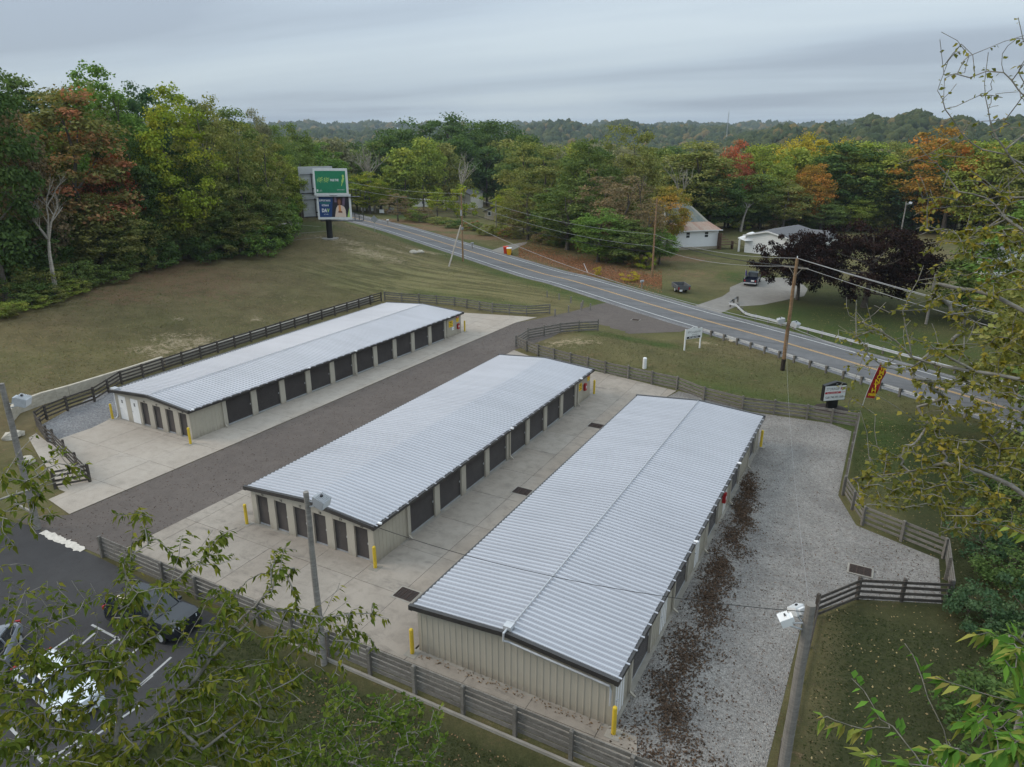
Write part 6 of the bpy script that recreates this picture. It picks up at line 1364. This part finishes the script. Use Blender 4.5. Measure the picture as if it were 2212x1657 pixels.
# right tree, pale bark and sparse heart-shaped leaves
T, root, rs = near_tree(4, 2380, 900, 15., 'large pale barked tree with yellowing leaves at right edge', 3.)
for q, l, d in [([(2260,430),(2181,344),(2157,301),(2134,235),(2126,180),(2134,117)],5,14),([(2240,370),(2169,332),(2122,325),(2079,289),(2040,235),(2028,196),(2036,164)],5,14),([(2260,260),(2204,196),(2169,156),(2161,117)],5,14.5),([(2250,520),(2165,469),(2130,426),(2071,411),(2024,352),(1978,344),(1938,354)],6,13.5),([(2017,350),(1985,313)],4,13.5),
          ([(2260,830),(2100,800),(1969,773),(1937,737),(1884,705),(1836,682),(1826,642)],5,13),([(1969,772),(1961,708),(1950,672),(1963,642)],4,13),([(2270,1110),(2184,1050),(2112,1018),(2038,1001),(1989,1014),(1907,1024),(1842,1034)],8,13.5),([(2230,680),(2150,640),(2060,620),(1990,610)],7,14),([(2250,120),(2212,90),(2200,40)],4,14),([(2180,470),(2110,500),(2050,560),(2000,590)],6,14),([(1900,712),(1850,720),(1812,712)],5,13),([(2110,800),(2030,760),(1950,800),(1860,790)],5,13)]:
    T.guide(G_(q, d), l)
for n, z, l in [(44,(2030,2240,60,300),3),(80,(1960,2240,330,520),7),(210,(1990,2260,480,760),11),(46,(1830,1990,640,830),6),(250,(1970,2260,740,980),10),(150,(1850,2080,960,1100),10),(190,(2030,2260,960,1160),11),(26,(1810,1900,690,900),4)]: T.fill(zone(rs, n, *z, 12.4, 15.6), l)
T.build(root, .082, col='aspen', droop=.5, wid=.85, rmax=.085, span=.6, rtip=.0055, expo=.40)
# lower right boughs
T, root, rs = near_tree(5, 2330, 1760, 7., 'near boughs of large drooping leaves at lower right corner')
for q, l in [([(2100,1680),(2048,1620),(2010,1510),(1975,1430),(1957,1392)],15),([(2020,1690),(1978,1630),(1923,1567),(1884,1519),(1836,1473)],15),([(1923,1567),(1860,1569),(1800,1555),(1776,1550)],15),([(2290,1480),(2230,1400),(2160,1370),(2115,1368)],18),([(2280,1530),(2160,1508),(2080,1475),(2028,1462)],20),([(2280,1250),(2230,1160),(2185,1138)],12),([(2300,1640),(2200,1590),(2100,1560),(2060,1555)],20),([(2100,1680),(2000,1650),(1900,1640),(1866,1625)],18)]: T.guide(G_(q, 6.4), l)
for n, z, l in [(26,(2090,2240,1500,1670),13),(14,(2150,2240,1360,1460),12),(16,(1880,2080,1600,1670),12)]: T.fill(zone(rs, n, *z, 5.9, 7.), l)
T.build(root, .125, col='br', droop=.9, wid=.36, rmax=.06, rtip=.004, span=.45, cjit=.78)
# ------------------------------------------------------------------ fallen leaves: uncountable, one object for each kind of spread
m_fl = leafmat('fallen_leaf', .1)
def litter_stuff(name, label, pts, size, c1, c2, seed):
    rs = np.random.RandomState(seed); p = np.array(pts); n = rs.randn(len(p), 3)*.45 + np.array([0,0,1.]); n /= np.linalg.norm(n, axis=1, keepdims=True)
    v, f = quads(p, n, None, size, rs, (1., .7)); o = obj(name, np_mesh(name, v, f, m_fl, dict(v=('FACE', rs.rand(len(f))), k=('FACE', rs.rand(len(f)))))); o['kind'] = 'stuff'; o['label'] = label; o.color = (*c1, 1); o['c2'] = list(c2); return o
rs = np.random.RandomState(91); q = []
while len(q) < 11500:
    y = rs.uniform(20.5, 47.5); c = np.interp(y, [20.5,24,30,36,44,47.5], [-4.6,-5.2,-5.5,-5.6,-5.9,-6.3]); sp = np.interp(y, [20,24,34,47], [1.6,.8,.62,.4])*.82*(1+.35*math.sin(y*2.1)+.2*math.sin(y*5.3)); x = c + rs.randn()*sp
    dens = .55+.45*math.sin(y*1.3+x*2.)*math.sin(y*.55+1)
    if x > -6.75 and rs.rand() < dens: q.append((x, y, .022+rs.rand()*.05))
litter_stuff('leaf_drift', 'brown leaf drift on gravel beside right building', q, .062, (.070,.049,.039), (.125,.084,.063), 1)
q = []
while len(q) < 2600:
    x, y = rs.uniform(-6.8, 5), rs.uniform(20, 59.5)
    if in_poly(x, y, lot) and rs.rand() < (.25 if y > 40 else .6) + (.8 if (x-2.8)**2+(y-40.2)**2 < 2.2 else 0): q.append((x, y, .03))
litter_stuff('scattered_leaves', 'dark leaves scattered over the gravel lot', q, .045, (.075,.048,.038), (.13,.08,.06), 2)
q = []
while len(q) < 3800:
    x, y = rs.uniform(-.2, 17), rs.uniform(17, 62)
    if not in_poly(x, y, lot) and (x > .2 or y < 34): q.append((x, y, .035))
q = np.array(q); q[:, 2] += hgt(q[:, 0], q[:, 1])
litter_stuff('lawn_leaves', 'pale fallen leaves scattered on lawn beside gravel lot', q, .055, (.20,.155,.09), (.34,.27,.15), 3)
q = []
while len(q) < 3000:
    x, y = rs.uniform(-43, -34), rs.uniform(19.6, 78)
    if in_poly(x, y, lane): q.append((x, y, .028))
litter_stuff('lane_leaves', 'dark leaf crumbs scattered on the asphalt lane', q, .05, (.055,.035,.028), (.10,.06,.045), 4)
q = [(rs.uniform(-27,-3), rs.uniform(16.5,18.7)) for _ in range(900)] + [(rs.uniform(-16,-6), rs.uniform(21.0,21.4)) for _ in range(160)]
litter_stuff('fence_leaves', 'brown leaves along foot of near plank fence', [(x, y, (.085 if y > 20 else -.46)) for x, y in q], .05, (.15,.10,.065), (.25,.17,.10), 5)

px_ = rs.uniform(1120, 1430, 15000); py_ = np.interp(px_, [1150,1250,1330,1420], [548,578,600,612]) + rs.randn(15000)*10 - 5
q = np.array([(*flat(a, b), .04) for a, b in zip(px_, py_)]); q = q[road_d(q[:, 0], q[:, 1]) < -4.9]; q[:, 2] += hgt(q[:, 0], q[:, 1])
litter_stuff('bank_leaves', 'orange red leaf litter on the bank across the road', q, .10, (.22,.10,.06), (.36,.17,.10), 6)
# ------------------------------------------------------------------ grass: blades nobody could count, one object for each stretch
def grass(name, label, n, x0, x1, y0, y1, keep, size, c1, c2, seed):
    rs = np.random.RandomState(seed); x = rs.uniform(x0, x1, n); y = rs.uniform(y0, y1, n); k = keep(x, y); x, y = x[k], y[k]; z = hgt(x, y) + size*.25
    d = rs.randn(len(x), 3); d[:, 2] *= .35; d /= np.linalg.norm(d, axis=1, keepdims=True)
    a = np.cross(d, [0,0,1.]); a /= np.linalg.norm(a, axis=1, keepdims=True)+1e-9; up = np.array([0,0,1.]) + rs.randn(len(x), 3)*.35; s_ = (size*rs.uniform(.5, 1.4, len(x)))[:, None]; c = np.stack([x, y, z], 1)
    lie = d*1.6 + np.array([0,0,.45]); lie /= np.linalg.norm(lie, axis=1, keepdims=True)
    v = np.stack([c-a*s_*.35-lie*s_*.6, c+a*s_*.35-lie*s_*.6, c+lie*s_*.8], 1).reshape(-1, 3); f = np.arange(3*len(x)).reshape(-1, 3)
    kk = np.clip(.5+.35*wob(x, y, 6., 20)+.25*wob(x, y, 1.7, 24)+rs.randn(len(x))*.18, 0, 1)
    o = obj(name, np_mesh(name, v, f, m_fl, dict(v=('FACE', rs.rand(len(f))), k=('FACE', kk)))); o['kind'] = 'stuff'; o['label'] = label; o.color = (*c1, 1); o['c2'] = list(c2)
road_ok = lambda x, y: road_d(x, y)
grass('meadow_grass', 'rough dry meadow grass left of the buildings', 110000, -118, -40, 18, 135, lambda x, y: (road_d(x, y) > 5.5) & ((x < -64.5) | ((y > 84.5) & (x < -39))), .12, (.115,.104,.044), (.215,.168,.095), 11)
grass('bank_grass', 'mown grass bank between fence and road', 50000, -35, 22, 60, 96, lambda x, y: (road_d(x, y) > 5.2) & (road_d(x, y) < 40) & (y > np.interp(x, [-35,-31,-23,-15.7,-9,-.4,25], [68,65.6,63.4,62.1,59.9,60,60])) & ~((x < -17) & (y > 77.5)) & ~((x < -29) & (y > 70)), .09, (.046,.056,.020), (.100,.082,.042), 12)
grass('lawn_grass', 'dark green lawn right of the gravel lot', 70000, -.1, 19, 15, 62, lambda x, y: np.where(y > 47, x > .0, np.where(y > 34, x > 5.4, x > -.2)), .06, (.022,.034,.012), (.046,.052,.021), 13)
grass('verge_grass', 'dark grass below the near plank fence', 45000, -27, -.9, 7, 19.0, lambda x, y: x > np.interp(y, [6,17.2,18.8], [-19.8,-24.3,-25.2]), .06, (.022,.031,.011), (.050,.048,.021), 14)
grass('yard_grass', 'mown yard grass across the road', 45000, -60, 25, 80, 160, lambda x, y: (road_d(x, y) < -5.2) & (road_d(x, y) > -60) & ~((x > -30) & (x < -8) & (y > 92) & (y < 121)), .11, (.095,.112,.038), (.180,.150,.080), 15)
# ------------------------------------------------------------------ air
g = G('haze_air'); vp = g.n('ShaderNodeVolumePrincipled', {'Color': (.66,.78,.92,1), 'Density': .0001, 'Anisotropy': .0}); g.t.links.new(vp.outputs[0], g.out.inputs['Volume'])
h_ = MB().box(-9000, 9000, -9000, 9000, -60, 130).build('haze', g.mat); h_['kind'] = 'stuff'; h_['label'] = 'thin bluish haze over the far hills'
